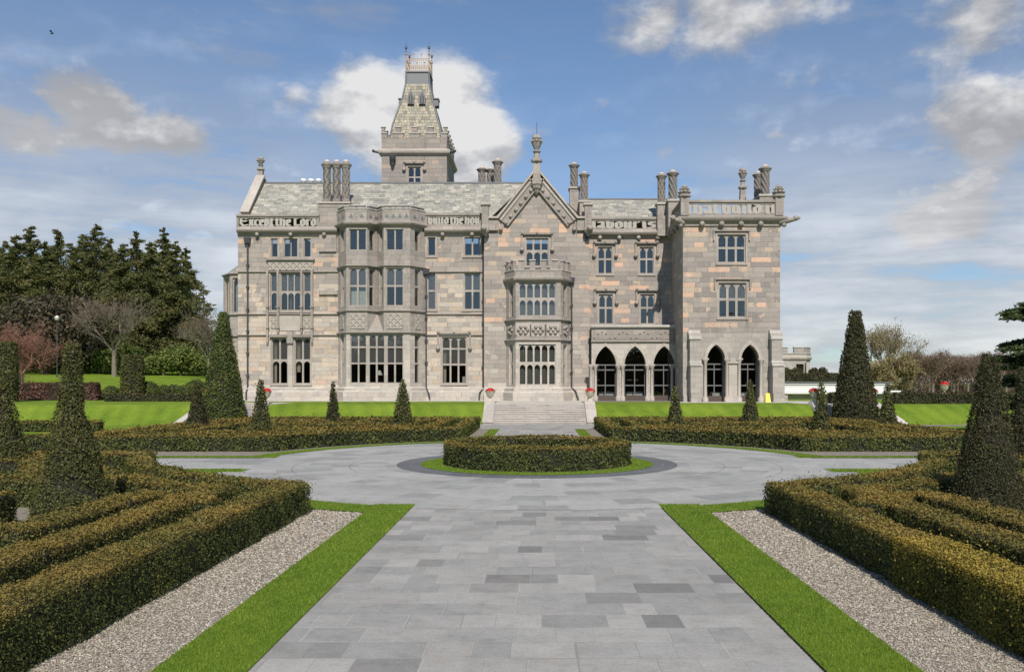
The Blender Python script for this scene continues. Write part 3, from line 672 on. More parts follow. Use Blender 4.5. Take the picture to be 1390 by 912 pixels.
for i, f in enumerate(fb):
    hh = []
    if i in (1, 4):
        ls = ([(475.4,483.9),(487,495.8)] if i == 1 else [(525.6,534.7),(537.4,546)]); x0 = PB[i][0]
        ll = [(U(a,YF)-x0, U(b,YF)-x0) for a, b in ls]
        bl = [(ll[0][0], ll[1][1], r_m[1][0], r_m[1][1], 'blind')] if i == 1 else None
        hh = [window(f, ll, r_m, surround=False, leadrows=(0,), blind=bl, **kw), window(f, ll, r_u, surround=False, headm=.06, **kw)]
    else: hh = [sidewin(f, r_m, leadrows=(0,), w=.5, **kw), sidewin(f, r_u, w=.5, blind=[(f.len*.5-.25, f.len*.5+.25, r_u[0][0], r_u[0][0]+.9, 'blind')] if i in (2,5) else None, **kw)]
    f.wall(wall, 0, f.len, z1, z3+.3, hh, 'grey', rev=.3)
# floor slab edge over the ground storey notch
wall.face([(x, y, z1) for x, y in PA], 'grey')
wall.face([(x, y, z3+.3) for x, y in PB], 'lead')
nt_ = MB(); vx = ((xa+.15, YF-.0, Vz(447,YF)), (xb-.15, YF, Vz(447,YF)), (U(510,YF), YF+.85, Vz(425,YF)))
wall.face([(xa, YF, z1), (xb, YF, z1), (PB[3][0], PB[3][1], Vz(424,YF))], 'trim')
for y in (451.4,): string_part(PA, Vz(y+1.8, YF), Vz(y-1.4, YF), .18)
for y in (422, 361): string_part(PB, Vz(y+1.6, YF), Vz(y-1.6, YF), .16)
band_part(PB, [(Vz(308,YF), 0), (Vz(305,YF), .3), (Vz(303.5,YF), .36), (Vz(302,YF), .36), (Vz(300,YF), .1)], 'trim')
band_part(PA, [(TZ, .40), (Vz(532,YF), .40), (Vz(530,YF), .24), (Vz(527,YF), .24), (Vz(524.7,YF), 0)], 'pale')
for i, f in enumerate(fb):
    cv = MB()
    zz0, zz1 = Vz(446,YF), Vz(426,YF); L = f.len
    if i in (1, 4):
        x0 = PB[i][0]; a, b = ((475.5,495.5) if i == 1 else (525.5,546)); f.box(cv, U(a,YF)-x0, U(b,YF)-x0, zz0, zz1, -.06, .02, 'carved')
    elif i in (0, 5): f.box(cv, L/2-.35, L/2+.35, zz0, zz1, -.06, .02, 'carved')
    if cv.v: part(cv, 'carved_panel')
# embattled bay parapet with small pierced openings
def battle(mb, pts, zb, zp, zm, m='grey', capm='copingpale', n=None, gap=.35, th=.28, holes=True):
    for f in poly_faces(pts):
        L = f.len; f.box(mb, .002, L-.002, zb, zp, -.12, th-.12, m)
        k = max(1, round(L/(n or 1.45))); w = L/k
        for i in range(k):
            a = i*w+w*gap/2; b = (i+1)*w-w*gap/2
            if k == 1: a, b = .12*L, .88*L
            f.box(mb, a, b, zp+.001, zm, -.12, th-.12, m); f.box(mb, a-.05, b+.05, zm+.001, zm+.09, -.2, th-.04, capm)
            if holes: f.box(mb, (a+b)/2-.13, (a+b)/2+.13, zp-.1, zp+.2, -.125, -.05, 'lead')
        f.box(mb, .002, L-.002, zp+.0008, zp+.07, -.17, th-.07, capm)
        if holes:
            for i in range(k*2):
                c = (i+.5)*L/(2*k); mb.face([f.P(c-.2, zb+.3, -.123), f.P(c+.2, zb+.3, -.123), f.P(c, zb+.75, -.123)], 'lead')
bt = MB(); battle(bt, PB, Vz(301,YF), Vz(284,YF), Vz(280,YF), holes=True, gap=.14); part(bt, 'battlement')

part(trim, 'stone_dressing'); part(wall, 'wall'); trim = MB(); wall = MB()
# ---- gabled centre block
fg = FR(0, ZG); GX0, GX1 = U(657, ZG), U(800, ZG); zk = Vz(300, ZG); za = Vz(232, ZG)
YB = 76.4
PG = [(U(687,ZG), ZG), (U(700,YB), YB), (U(761,YB), YB), (U(773.5,ZG), ZG)]
hg = [window(fg, px_lights([(715.2,722.5),(725.5,732.8),(735.6,743)], ZG), px_rows([(325,339,.28),(342.5,360,.28)], ZG), hood=1.25, **kw)]
hg.append((PG[0][0]+.2, PG[3][0]-.2, TZ+.01, Vz(380,ZG)))
zgw = Vz(480, ZG)
fg.wall(wall, GX0, GX1, TZ, zk, hg, mp([(Vz(440,ZG), 'greymix'), (99, 'mixed')]), split=(Vz(440,ZG),))
kx0, kx1 = U(676.5, ZG), U(783, ZG); ax = U(728.5, ZG)
wall.face([fg.P(GX0, zk, 0), fg.P(GX1, zk, 0), fg.P(kx1+.4, Vz(297,ZG), 0), fg.P(ax, za, 0), fg.P(kx0-.4, Vz(297,ZG), 0)], 'mixed')
def slope_box(mb, fr, a, b, w0, w1, d0, d1, m):
    """bar following the line a-b in the (u,z) plane, from w0 below to w1 above it"""
    dx, dz = b[0]-a[0], b[1]-a[1]; l = math.hypot(dx, dz); nx, nz = -dz/l, dx/l
    if nz < 0: nx, nz = -nx, -nz
    fr.prism(mb, [(a[0]+nx*w0, a[1]+nz*w0), (b[0]+nx*w0, b[1]+nz*w0), (b[0]+nx*w1, b[1]+nz*w1), (a[0]+nx*w1, a[1]+nz*w1)], d0, d1, m)
zc = Vz(297, ZG); ap = (ax, Vz(231,ZG))
for sgn, kx, gx in ((-1, kx0, GX0), (1, kx1, GX1)):
    kp = (kx, zc)
    slope_box(trim, fg, kp, ap, -.95, 0, -.16, .5, 'trim'); slope_box(trim, fg, kp, ap, .001, .16, -.34, .6, 'trimpale'); slope_box(trim, fg, kp, ap, -.34, -.18, -.26, .3, 'trimpale')
    slope_box(trim, fg, kp, ap, -1.1, -.95, -.26, .3, 'trim')
    o = sorted((gx+sgn*.05, kx)); fg.box(trim, o[0], o[1], zc-.93, zc-.002, -.158, .5, 'trim'); fg.box(trim, o[0], o[1], zc, zc+.16, -.342, .602, 'trimpale'); fg.box(trim, o[0], o[1], zc-1.08, zc-.94, -.262, .3, 'trim')
    for i in range(7):
        t = (i+.5)/7.6; u = kx+(ax-kx)*t; z = zc+(ap[1]-zc)*t-1.25; boss((u, ZG-.2, z), .2, 'trim', 7, 5)
    px_ = gx+sgn*(-.12)
    fg.box(trim, px_-.3, px_+.3, zc-.9, Vz(279.5,ZG), -.36, .5, 'trim'); fg.box(trim, px_-.42, px_+.42, Vz(279.4,ZG), Vz(276.5,ZG), -.48, .6, 'trimpale')
    gr = MB(); gr.ball((px_, ZG-.5, zc-1.1), .42, 'trim', 9, 6); gr.ball((px_+sgn*.1, ZG-.95, zc-1.0), .28, 'trim', 8, 5); gr.tube((px_, ZG-.1, zc-1.3), (px_, ZG-.6, zc-1.5), .3, .16, 'trim'); part(gr, 'gargoyle')
def finial(cx, cy, z0, z1, r, m='trim'):
    h = z1-z0; b = MB(); b.box(cx-r, cx+r, cy-r, cy+r, z0, z0+h*.45, m, r*.2)
    b.lathe((cx, cy, z0), [(r*.9, h*.44), (r*1.45, h*.46), (r*1.45, h*.50), (r*.8, h*.53), (r*.62, h*.62), (r*1.05, h*.66), (r*.5, h*.69), (r*.95, h*.76), (r*1.25, h*.82), (r*.7, h*.86), (r*1.2, h*.92), (r*1.0, h*.97), (r*.3, h)], m, 8, False)
    for k in range(8):
        t = k*math.pi/4; b.ball((cx+r*1.15*math.cos(t), cy+r*1.15*math.sin(t), z0+h*.86), r*.42, m, 5, 4)
    return part(b, 'finial')
ff = finial(ax, ZG-.05, Vz(252,ZG), Vz(183,ZG), .36)
b = MB(); b.tube((ax, ZG-.05, Vz(183.5,ZG)), (ax, ZG-.05, Vz(166,ZG)), .025, .015, 'iron'); part(b, 'lightning_rod', ff)
b = MB(); b.lathe((ax, ZG-.2, 0), [(.08, Vz(265,ZG)), (.22, Vz(262,ZG)), (.3, Vz(259,ZG)), (.42, Vz(257,ZG)), (.48, Vz(253,ZG)), (.55, Vz(252,ZG)), (.4, Vz(251.8,ZG))], 'trim', 8, False); part(b, 'corbel')
# bay on the gabled block
gl5 = [(706.4,713.3),(716.4,723.3),(726.4,733.2),(736.4,743.2),(746.4,753.2)]
fgf = poly_faces(PG); x0 = PG[1][0]
LL = [(U(a-.5,YB)-x0, U(b-.5,YB)-x0) for a, b in gl5]
ru = px_rows([(385.6,403.8,.28),(407.5,427.8,.28)], YB); rl = px_rows([(469,491,.28),(495,521.3,.28)], YB)
M['panelight'] = simple('grey_pane_light', (.19, .19, .185), .9)  # grey panel behind the gable bay panes, stands in for reflection and inside light
ztb = Vz(380, YB); nb_ = lambda rr: [(LL[0][0]-.1, LL[-1][1]+.1, rr[-1][0]-.1, rr[0][1]+.1, 'panelight')]
hh = [window(fgf[1], LL, ru, surround=False, blind=nb_(ru), **kw), window(fgf[1], LL, rl, surround=False, blind=nb_(rl), **kw)]
fgf[1].wall(wall, 0, fgf[1].len, TZ, ztb, hh, mp([(Vz(462,YB), 'pale'), (99, 'grey')]), rev=.3, split=(Vz(462,YB),))
for f in (fgf[0], fgf[2]):
    hh = [sidewin(f, ru, **kw), sidewin(f, rl, **kw)]; f.wall(wall, 0, f.len, TZ, ztb, hh, mp([(Vz(462,YB), 'pale'), (99, 'grey')]), rev=.3, split=(Vz(462,YB),))
for y in (434, 461.5): string_part(PG, Vz(y+1.8, YB), Vz(y-1.6, YB), .18)
band_part(PG, [(Vz(383,YB), 0), (Vz(380,YB), .26), (Vz(378,YB), .3), (Vz(376.5,YB), .3), (Vz(375,YB), .1)], 'trim')
band_part(PG, [(TZ, .42), (Vz(533,YB), .42), (Vz(530.5,YB), .26), (Vz(527.5,YB), .26), (Vz(525,YB), 0)], 'pale')
bt = MB(); battle(bt, PG, Vz(375.5,YB), Vz(367,YB), Vz(354,YB), m='trim', holes=False, gap=.5, n=1.05); part(bt, 'battlement')
wall.face([(x, y, ztb) for x, y in PG], 'lead')
cv = MB()
f = fgf[1]; zc0, zc1 = Vz(456.5,YB), Vz(439,YB)
f.box(cv, .05, f.len-.05, zc0, zc1, -.03, .01, 'trimpale')
for i in range(3):
    c = f.len*(i+.5)/3; zm = (zc0+zc1)/2
    for k in range(6):
        t = k*math.pi/3; x, y, z = f.P(c+.36*math.cos(t)*1.15, zm+.3*math.sin(t), -.05); cv.ball((x, y, z), .18, 'trim', 8, 5)
    x, y, z = f.P(c, zm, -.06); cv.ball((x, y, z), .14, 'trimpale', 8, 5)
    for du in (-.62, .62): f.box(cv, c+du-.07, c+du+.07, zc0+.1, zc1-.1, -.1, .01, 'trim')
for f in (fgf[0], fgf[2]):
    zm = (zc0+zc1)/2
    for k in range(5):
        t = k*math.pi*2/5; x, y, z = f.P(f.len/2+.3*math.cos(t), zm+.32*math.sin(t), -.04); cv.ball((x, y, z), .16, 'trim', 7, 5)
part(cv, 'carved_panel')
for a, b_ in ((GX0, PG[0][0]), (PG[3][0], GX1)): band_part([(a, ZG), (b_, ZG)], [(TZ, .42), (Vz(532,ZG), .42), (Vz(530,ZG), .26), (Vz(527,ZG), .26), (Vz(524.7,ZG), 0)], 'pale')
# return walls between the planes
wall.face([(GX0, ZG, TZ), (GX0, ZG, zk), (GX0, ZL+.5, zk), (GX0, ZL+.5, TZ)], 'grey'); wall.face([(GX1, ZG, TZ), (GX1, ZR+.5, TZ), (GX1, ZR+.5, zk+.6), (GX1, ZG, zk+.6)], 'grey')

part(trim, 'stone_dressing'); part(wall, 'wall'); trim = MB(); wall = MB()
# ---- recessed right wing with the arcade in front
fr_ = FR(0, ZR); RX0, RX1 = GX1, 12.25
zlo = Vz(443, ZLO)
hr = []
for A in ([(813,819.7),(822.7,829.6)], [(869.5,876.3),(879,886)]):
    hr.append(window(fr_, px_lights(A, ZR), px_rows([(337,350.5,.42),(353,370.5,0)], ZR), hood=1.0, **kw))
    hr.append(window(fr_, px_lights([(a+1, b+1) for a, b in A], ZR), px_rows([(401,416.5,.42),(419,438.8,0)], ZR), hood=1.0, **kw))
ztr = Vz(317, ZR)
fr_.wall(wall, RX0, RX1, zlo-.2, ztr, hr, 'mixed')
P = [(RX0, ZR), (RX1, ZR)]
band_part(P, [(Vz(325,ZR), 0), (Vz(323,ZR), .12), (Vz(321,ZR), .12), (Vz(319,ZR), .42), (Vz(317,ZR), .5), (Vz(315.6,ZR), .5), (Vz(311,ZR), .06)], 'trim')
for i in range(4): boss((RX0+1+i*1.75, ZR-.3, Vz(323.5,ZR)), .22, 'trim', 7, 5)
parapet(trim, fr_, RX0, U(893,ZR), 0, Vz(315.6,ZR), Vz(310.5,ZR), Vz(295,ZR), 'labour is')

def arch_hole(mb, fr, a, b, z0, zs, za, zt, m, rev=.5, n=8):
    """fills the spandrels above a pointed arch up to zt, with the soffit; returns nothing"""
    P = archpts(a, b, zs, za, n); mid = len(P)//2
    mb.face([fr.P(u, z) for u, z in ([(a, zt)]+P[:mid+1]+[(P[mid][0], zt)])], m)
    mb.face([fr.P(u, z) for u, z in ([(P[mid][0], zt)]+P[mid:]+[(b, zt)])], m)
    for p, q in zip(P[:-1], P[1:]): mb.face([fr.P(*p), fr.P(*q), fr.P(*q, rev), fr.P(*p, rev)], m)
    for u in (a, b): mb.face([fr.P(u, z0), fr.P(u, zs), fr.P(u, zs, rev), fr.P(u, z0, rev)], m)
def archivolt(mb, fr, a, b, zs, za, w, d0, d1, m, n=8):
    P = archpts(a, b, zs, za, n); c = (a+b)/2; r = []
    Q = archpts(a-w, b+w, zs, za+w*1.35, n)
    for i in range(len(P)-1):
        fr.prism(mb, [P[i], P[i+1], Q[i+1], Q[i]], d0, d1, m)
def glazed_arch(root, off, fr, a, b, z0, zs, za, d, label=None):
    P = archpts(a, b, zs, za, 8)
    bars = MB(); c = (a+b)/2
    fr.box(bars, a, b, z0, z0+.48, d-.04, d+.06, 'bronzepanel')
    zt1, zt2, zt3 = Vz(523,ZLO), Vz(502,ZLO), Vz(495.2,ZLO)
    for z in (zt1, zt2, zt3): fr.box(bars, a, b, z-.05, z+.05, d-.03, d+.05, 'glazebar')
    fr.box(bars, c-.04, c+.04, z0+.481, zt3-.052, d-.025, d+.045, 'glazebar')
    for q in (a, b-.07): fr.box(bars, q, q+.07, z0+.481, zs, d-.026, d+.046, 'glazebar')
    o = bars.build('glazed_screen', root, off); o.location = (0, 0, 0)
    if label: o['label'] = label
    g = MB(); g.face([fr.P(u, z, d+.01) for u, z in [(a, z0+.48), (b, z0+.48)]+P[::-1]], 'glass')
    gg = g.build('pane', o, off); gg.location = (0, 0, 0)
flo = FR(0, ZLO); LX0, LX1 = U(803,ZLO), U(917,ZLO)
fz0 = TZ+.02
arcs = [(U(822-14.6,ZLO), U(822+14.6,ZLO)), (U(862-14.6,ZLO), U(862+14.6,ZLO)), (U(901.5-14.6,ZLO), U(901.5+14.6,ZLO))]
zsL, zaL, ztL = Vz(496.5,ZLO), Vz(469.5,ZLO), Vz(466,ZLO)
holes = [(a, b, TZ, ztL) for a, b in arcs]
lw = MB()
us = [LX0]+[x for h in arcs for x in h]+[LX1]
for i in range(0, len(us), 2): flo.box(lw, us[i], us[i+1], TZ, ztL, 0, .5, 'pale')
flo.box(lw, LX0, LX1, ztL+.001, zlo, 0, .5, 'grey')
for a, b in arcs:
    arch_hole(lw, flo, a, b, TZ, zsL, zaL, ztL, 'pale'); archivolt(lw, flo, a, b, zsL, zaL, .2, -.08, .05, 'trimpale'); archivolt(lw, flo, a+.03, b-.03, zsL, zaL-.05, .05, .14, .3, 'trimpale')
    glazed_arch(manor, B0, flo, a+.02, b-.02, TZ+.01, zsL, zaL-.03, .35)
pc = [LX0+.14]+[(arcs[i][1]+arcs[i+1][0])/2 for i in range(2)]+[LX1-.12]
for c in pc:
    for du in (-.2, .2):
        lw.lathe(flo.P(c+du, TZ, -.08), [(.24, 0), (.24, .3), (.17, .42), (.13, .5), (.13, zsL-TZ-.35), (.16, zsL-TZ-.28), (.24, zsL-TZ-.05), (.25, zsL-TZ)], 'trimpale', 8)
    flo.box(lw, c-.46, c+.46, zsL, zsL+.13, -.3, .1, 'trimpale')
string_part([(LX0-.05, ZLO), (LX1, ZLO)], Vz(465.3,ZLO), Vz(462.5,ZLO), .16)
band_part([(LX0-.05, ZLO), (LX1, ZLO)], [(Vz(446,ZLO), 0), (Vz(444,ZLO), .24), (Vz(441.5,ZLO), .24), (Vz(440.8,ZLO), -.1)], 'copingpale')
cvp = MB(); flo.box(cvp, LX0+.15, LX1-.15, Vz(460.5,ZLO), Vz(447.5,ZLO), -.04, .01, 'trim')
for i in range(4):
    c = LX0+(LX1-LX0)*(i+.5)/4
    for k in range(5):
        t = k/4; x, y, z = flo.P(c-.7+1.4*t, Vz(458,ZLO)+.5*math.sin(math.pi*t), -.04); cvp.ball((x, y, z), .1, 'grey', 6, 4)
part(cvp, 'carved_panel')
lw.face([(LX0, ZLO, TZ), (LX0, ZLO, zlo), (LX0, ZR+.3, zlo), (LX0, ZR+.3, TZ)], 'pale')
lw.face([(LX0, ZLO, zlo-.1), (LX1, ZLO, zlo-.1), (LX1, ZR, zlo-.1), (LX0, ZR, zlo-.1)], 'lead')
part(lw, 'arcade')
part(trim, 'stone_dressing'); part(wall, 'wall'); trim = MB(); wall = MB()
# ---- projecting right block
ft = FR(0, ZT); TX0, TX1 = U(927,ZT), U(1059,ZT); ztt = Vz(300,ZT)
ht = [window(ft, px_lights([(976,984.8),(988.5,997.3),(1001,1010)], ZT), px_rows([(320.4,335,.3),(338,355.2,0)], ZT), jamb=.14, **kw),
      window(ft, px_lights([(977.3,985.6),(989.8,998),(1002,1011)], ZT), px_rows([(386,404.6,.5),(408,429.3,0)], ZT), leadrows=(0,), jamb=.14, **kw)]
for wz in ((976,1010,320.4), (977.3,1011,386)): 
    ft.box(trim, U(wz[0],ZT)-.5, U(wz[1],ZT)+.5, Vz(wz[2],ZT)+.38, Vz(wz[2],ZT)+.5, -.16, .01, 'trim')
    for q in (U(wz[0],ZT)-.5, U(wz[1],ZT)+.38): ft.box(trim, q, q+.12, Vz(wz[2],ZT)-.4, Vz(wz[2],ZT)+.379, -.14, .01, 'trim')
ta = [(U(971.8-12.2,ZT), U(971.8+12.2,ZT)), (U(1017.8-12.2,ZT), U(1017.8+12.2,ZT))]
zsT, zaT, ztT = Vz(488.6,ZT), Vz(467.6,ZT), Vz(464.5,ZT)
ft.wall(wall, TX0, TX1, TZ, ztt, ht+[(a, b, TZ, ztT) for a, b in ta], mp([(Vz(452,ZT), 'pale2'), (99, 'mixed')]), rev=.3, split=(Vz(452,ZT),))
for a, b in ta:
    arch_hole(wall, ft, a, b, TZ, zsT, zaT, ztT, 'pale2', rev=.9); archivolt(trim, ft, a, b, zsT, zaT, .26, -.14, .05, 'trimpale'); archivolt(trim, ft, a+.02, b-.02, zsT, zaT-.04, .02, .2, .5, 'trim')
    glazed_arch(manor, B0, ft, a+.02, b-.02, TZ+.01, zsT, zaT-.03, .75)
    for q in (a-.16, b+.16):
        trim.lathe(ft.P(q, TZ, -.1), [(.26, 0), (.26, .3), (.18, .4), (.13, .5), (.13, zsT-TZ-.3), (.24, zsT-TZ-.05), (.25, zsT-TZ)], 'trimpale', 8)
        ft.box(trim, q-.26, q+.26, zsT, zsT+.15, -.32, .02, 'trimpale')
ft.box(trim, U(989,ZT), U(1000.5,ZT), TZ, zsT-.3, -.12, .01, 'trimpale'); ft.box(trim, U(988,ZT), U(1001.5,ZT), zsT-.299, zsT+.15, -.24, .012, 'trimpale'); ft.box(trim, U(988,ZT), U(1001.5,ZT), TZ+.001, TZ+.5, -.22, .012, 'trimpale')
# buttresses
for a, b in ((934.5,948.8), (1044.5,1059)):
    u0, u1 = U(a,ZT), U(b,ZT)
    bb = MB()
    for (zz0, zz1, dd) in ((TZ, Vz(534,ZT), 1.25), (Vz(533.9,ZT), Vz(497,ZT), 1.05), (Vz(489.9,ZT), Vz(461,ZT), .72)): ft.box(bb, u0, u1, zz0, zz1, -dd, .01, 'pale2')
    for zz0, zz1, da, db in ((Vz(496.9,ZT), Vz(490,ZT), 1.12, .72), (Vz(460.9,ZT), Vz(448.4,ZT), .8, .1)):
        for k in range(3):
            t0, t1 = k/3, (k+1)/3; ft.box(bb, u0-.06, u1+.06, zz0+(zz1-zz0)*t0+.001*k, zz0+(zz1-zz0)*t1, -(da+(db-da)*t0), .01, 'copingpale' if k != 1 else 'trimpale')
    part(bb, 'buttress')
bb = MB()      # side buttress on the right
fs = FR(TX1, ZT+.6, 0, 1)
fs.box(bb, 0, 1.0, TZ, Vz(497,ZT), -.55, .01, 'pale2'); fs.box(bb, 0, 1.0, Vz(496.9,ZT), Vz(455,ZT), -.25, .01, 'pale2'); fs.box(bb, -.05, 1.05, TZ+.001, TZ+.55, -.8, .01, 'pale2')
part(bb, 'buttress')
band_part([(TX0, ZT), (U(932,ZT), ZT)], [(TZ, .3), (TZ+.5, .3), (TZ+.6, 0)], 'pale2')
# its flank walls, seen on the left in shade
PT = [(TX0, ZR+.6), (TX0, ZT), (TX1, ZT), (TX1, 86)]
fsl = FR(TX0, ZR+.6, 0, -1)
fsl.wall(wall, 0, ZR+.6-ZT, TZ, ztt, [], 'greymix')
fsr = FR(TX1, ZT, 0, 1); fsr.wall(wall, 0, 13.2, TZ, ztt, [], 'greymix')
band_part(PT, [(Vz(309,ZT), 0), (Vz(307,ZT), .12), (Vz(304.5,ZT), .12), (Vz(300,ZT), .42), (Vz(297.5,ZT), .52), (Vz(295.6,ZT), .52), (Vz(293.5,ZT), .1)], 'trim')
for i in range(4): boss((TX0+1.55+i*1.63, ZT-.32, Vz(305,ZT)), .24, 'trim', 8, 5)
for y in (74.5, 76.2, 77.9): boss((TX0-.3, y, Vz(305,ZT)), .24, 'trim', 8, 5)
parapet(trim, ft, TX0, TX1, 0, Vz(295.6,ZT), Vz(291,ZT), Vz(272,ZT), 'that build it')
parapet(trim, fsl, .3, ZR+.6-ZT-.3, 0, Vz(295.6,ZT), Vz(291,ZT), Vz(272,ZT), 'but lost')
parapet(trim, fsr, .3, 12.9, 0, Vz(295.6,ZT), Vz(291,ZT), Vz(272,ZT), '  ')
wall.face([(TX0, ZT+.2, ztt+.1), (TX1, ZT+.2, ztt+.1), (TX1, 86, ztt+.1), (TX0, 86, ztt+.1)], 'lead')
wall.face([(TX0+1, ZT+3.4, ztt+.1), (TX0+5.7, ZT+3.4, ztt+.1), (TX0+5.2, ZT+5.5, ztt+1.5), (TX0+1.6, ZT+5.5, ztt+1.5)], 'slate'); wall.face([(TX0+6.2, ZT+2.6, ztt+.1), (TX0+7.9, ZT+2.6, ztt+.1), (TX0+7.9, ZT+2.6, ztt+1.45), (TX0+6.2, ZT+2.6, ztt+1.45)], 'greymix')
for x in (TX0+.12, TX1-.12):
    trim.box(x-.34, x+.34, ZT-.28, ZT+.4, Vz(293,ZT), Vz(269,ZT), 'trim')
    b = MB(); zq = Vz(269,ZT); b.lathe((x, ZT+.06, zq), [(.38, 0), (.56, .1), (.56, .26), (.36, .32), (.52, .48), (.30, .56), (.42, .72), (.22, .8), (.30, .92), (.16, 1.0), (.05, 1.2)], 'trim', 8, False)
    for k in range(8):
        t = k*math.pi/4; b.ball((x+.44*math.cos(t), ZT+.06+.44*math.sin(t), zq+.5), .13, 'trim', 5, 4); b.ball((x+.36*math.cos(t), ZT+.06+.36*math.sin(t), zq+.76), .1, 'trim', 5, 4)
    part(b, 'finial')
def gargoyle(x, y, z, dx, dy):
    b = MB(); p = Vector((x, y, z)); d = Vector((dx, dy, .12)).normalized()
    b.tube(p-d*.2, p+d*.6, .28, .24, 'trim', 8); b.tube(p+d*.6, p+d*1.05, .22, .17, 'trim', 8)
    b.ball(tuple(p+d*1.15+Vector((0,0,.08))), .24, 'trim', 9, 6); b.ball(tuple(p+d*1.4+Vector((0,0,.05))), .13, 'trim', 7, 5)
    b.ball(tuple(p+d*.35+Vector((0,0,.22))), .2, 'trim', 7, 5); b.ball(tuple(p+d*.2-Vector((0,0,.3))), .22, 'trim', 7, 5)
    for s in (-1, 1):
        q = p+d*.5+Vector((-dy, dx, 0))*.2*s; b.tube(q, q+Vector((0, 0, .35))-d*.2, .09, .03, 'trim', 5)
    part(b, 'gargoyle')
gargoyle(TX0-.1, ZT-.1, Vz(302,ZT), -.75, -.65); gargoyle(TX1+.1, ZT-.1, Vz(301,ZT), .95, -.3)
part(trim, 'stone_dressing'); part(wall, 'wall'); trim = MB(); wall = MB()
# ---- left end wall, back wall, shell
fe = FR(XL0, 89.5, 0, -1)
fe.wall(wall, 0, 89.5-ZL, TZ, ztopL, [], 'mixed'); wall.face([(XL0, ZL, ztopL), (XL0, 89.5, ztopL), (XL0, 84, Vz(248, 84))][::-1], 'mixed')
YBK = 90
for x0, x1, zt in ((XL0, GX1, ztopL), (GX1, TX1, ztr)): wall.face([(x1, YBK, TZ), (x0, YBK, TZ), (x0, YBK, zt), (x1, YBK, zt)], 'grey')
wall.face([(TX1, 86, TZ), (TX1, YBK, TZ), (TX1, YBK, ztt), (TX1, 86, ztt)], 'grey')
# gable coping on the left end, with finial
ge = FR(U(331,79.4), 79.3, 0, 1)
slope_box(trim, FR(U(333,79.4), 79.3, 0, 1), (0, Vz(293,79.3)), (4.7, Vz(243, 84)), -.35, .3, -.3, .3, 'trim'); slope_box(trim, FR(U(333,79.4), 79.3, 0, 1), (0, Vz(293,79.3)), (4.7, Vz(243, 84)), .301, .42, -.42, .42, 'trimpale')
slope_box(trim, FR(U(333,79.4), 84.0, 0, 1), (0, Vz(243, 84)), (5.2, Vz(292, 84)), -.35, .3, -.3, .3, 'trim')
finial(U(354,84), 84, Vz(246,84), Vz(213.5,84), .27)
# floors and inner walls
fl_ = MB(); fl_.box(XL0+.4, TX1-.4, ZL+.6, YBK-.1, TZ-.1, TZ+.02, 'interior')
fl_.box(RX0, TX1-.3, ZT+.4, ZL+.59, TZ-.1, TZ+.018, 'interior'); fl_.box(XLa, XLb, YF+.4, ZL+.59, TZ-.1, TZ+.016, 'interior')
for z in (Vz(447,ZL), Vz(358,ZL)): fl_.box(XL0+.4, RX0-.1, ZL+.6, YBK-.1, z, z+.2, 'interior')
fl_.box(RX0+.1, TX0-.1, ZR+.6, YBK-.1, zlo+.3, zlo+.5, 'interior'); fl_.box(TX0+.3, TX1-.3, ZT+.6, 85, Vz(452,ZT), Vz(449,ZT), 'interior'); fl_.box(TX0+.3, TX1-.3, ZT+.6, 85, Vz(372,ZT), Vz(369,ZT), 'interior')
for x in (-22.5, -18.1, -10.3, -5.0, 4.6): fl_.box(x-.1, x+.1, ZL+.6, YBK-.2, TZ, ztopL, 'interior')
fl_.box(XL0+.4, TX1-.4, 84.5, 84.7, TZ, zk-1, 'interior')
part(fl_, 'interior_floors')
# downpipes
def pipe(pts, name='downpipe', hop=True):
    b = MB(); b.path(pts, .075, 'iron', 7); x, y, z = pts[0]
    if hop: b.box(x-.24, x+.24, y-.2, y+.15, z-.05, z+.45, 'iron', -.05)
    k = int((pts[0][2]-pts[-1][2])/2)
    for i in range(1, k): b.box(x-.12, x+.12, y-.1, y+.12, z-i*2-.08, z-i*2+.08, 'iron')
    part(b, name)
pipe([(U(336.8,ZL), ZL-.15, Vz(330,ZL)), (U(336.8,ZL), ZL-.15, Vz(528,ZL)), (U(336.8,ZL), ZL-.55, Vz(532,ZL)), (U(336.8,ZL), ZL-.55, TZ)])
pipe([(XLb+.12, ZL-.15, Vz(372,ZL)), (XLb+.12, ZL-.15, Vz(526,ZL)), (XLb+.4, ZL-.6, Vz(534,ZL)), (XLb+.5, ZL-.6, TZ+.2)])
pipe([(GX0-.12, ZL-.15, Vz(318,ZL)), (GX0-.12, ZL-.15, Vz(528,ZL)), (GX0-.4, ZL-.6, Vz(533,ZL)), (GX0-.45, ZL-.6, TZ+.1)])
pipe([(PG[3][0]+.16, ZG-.15, Vz(384,ZG)), (PG[3][0]+.16, ZG-.15, Vz(526,ZG)), (PG[3][0]+.5, ZG-.5, Vz(531,ZG)), (PG[3][0]+.75, ZG-.6, TZ+.1)])
pipe([(GX1-.25, ZG-.15, Vz(322,ZG)), (GX1-.25, ZG-.15, Vz(327,ZG))])
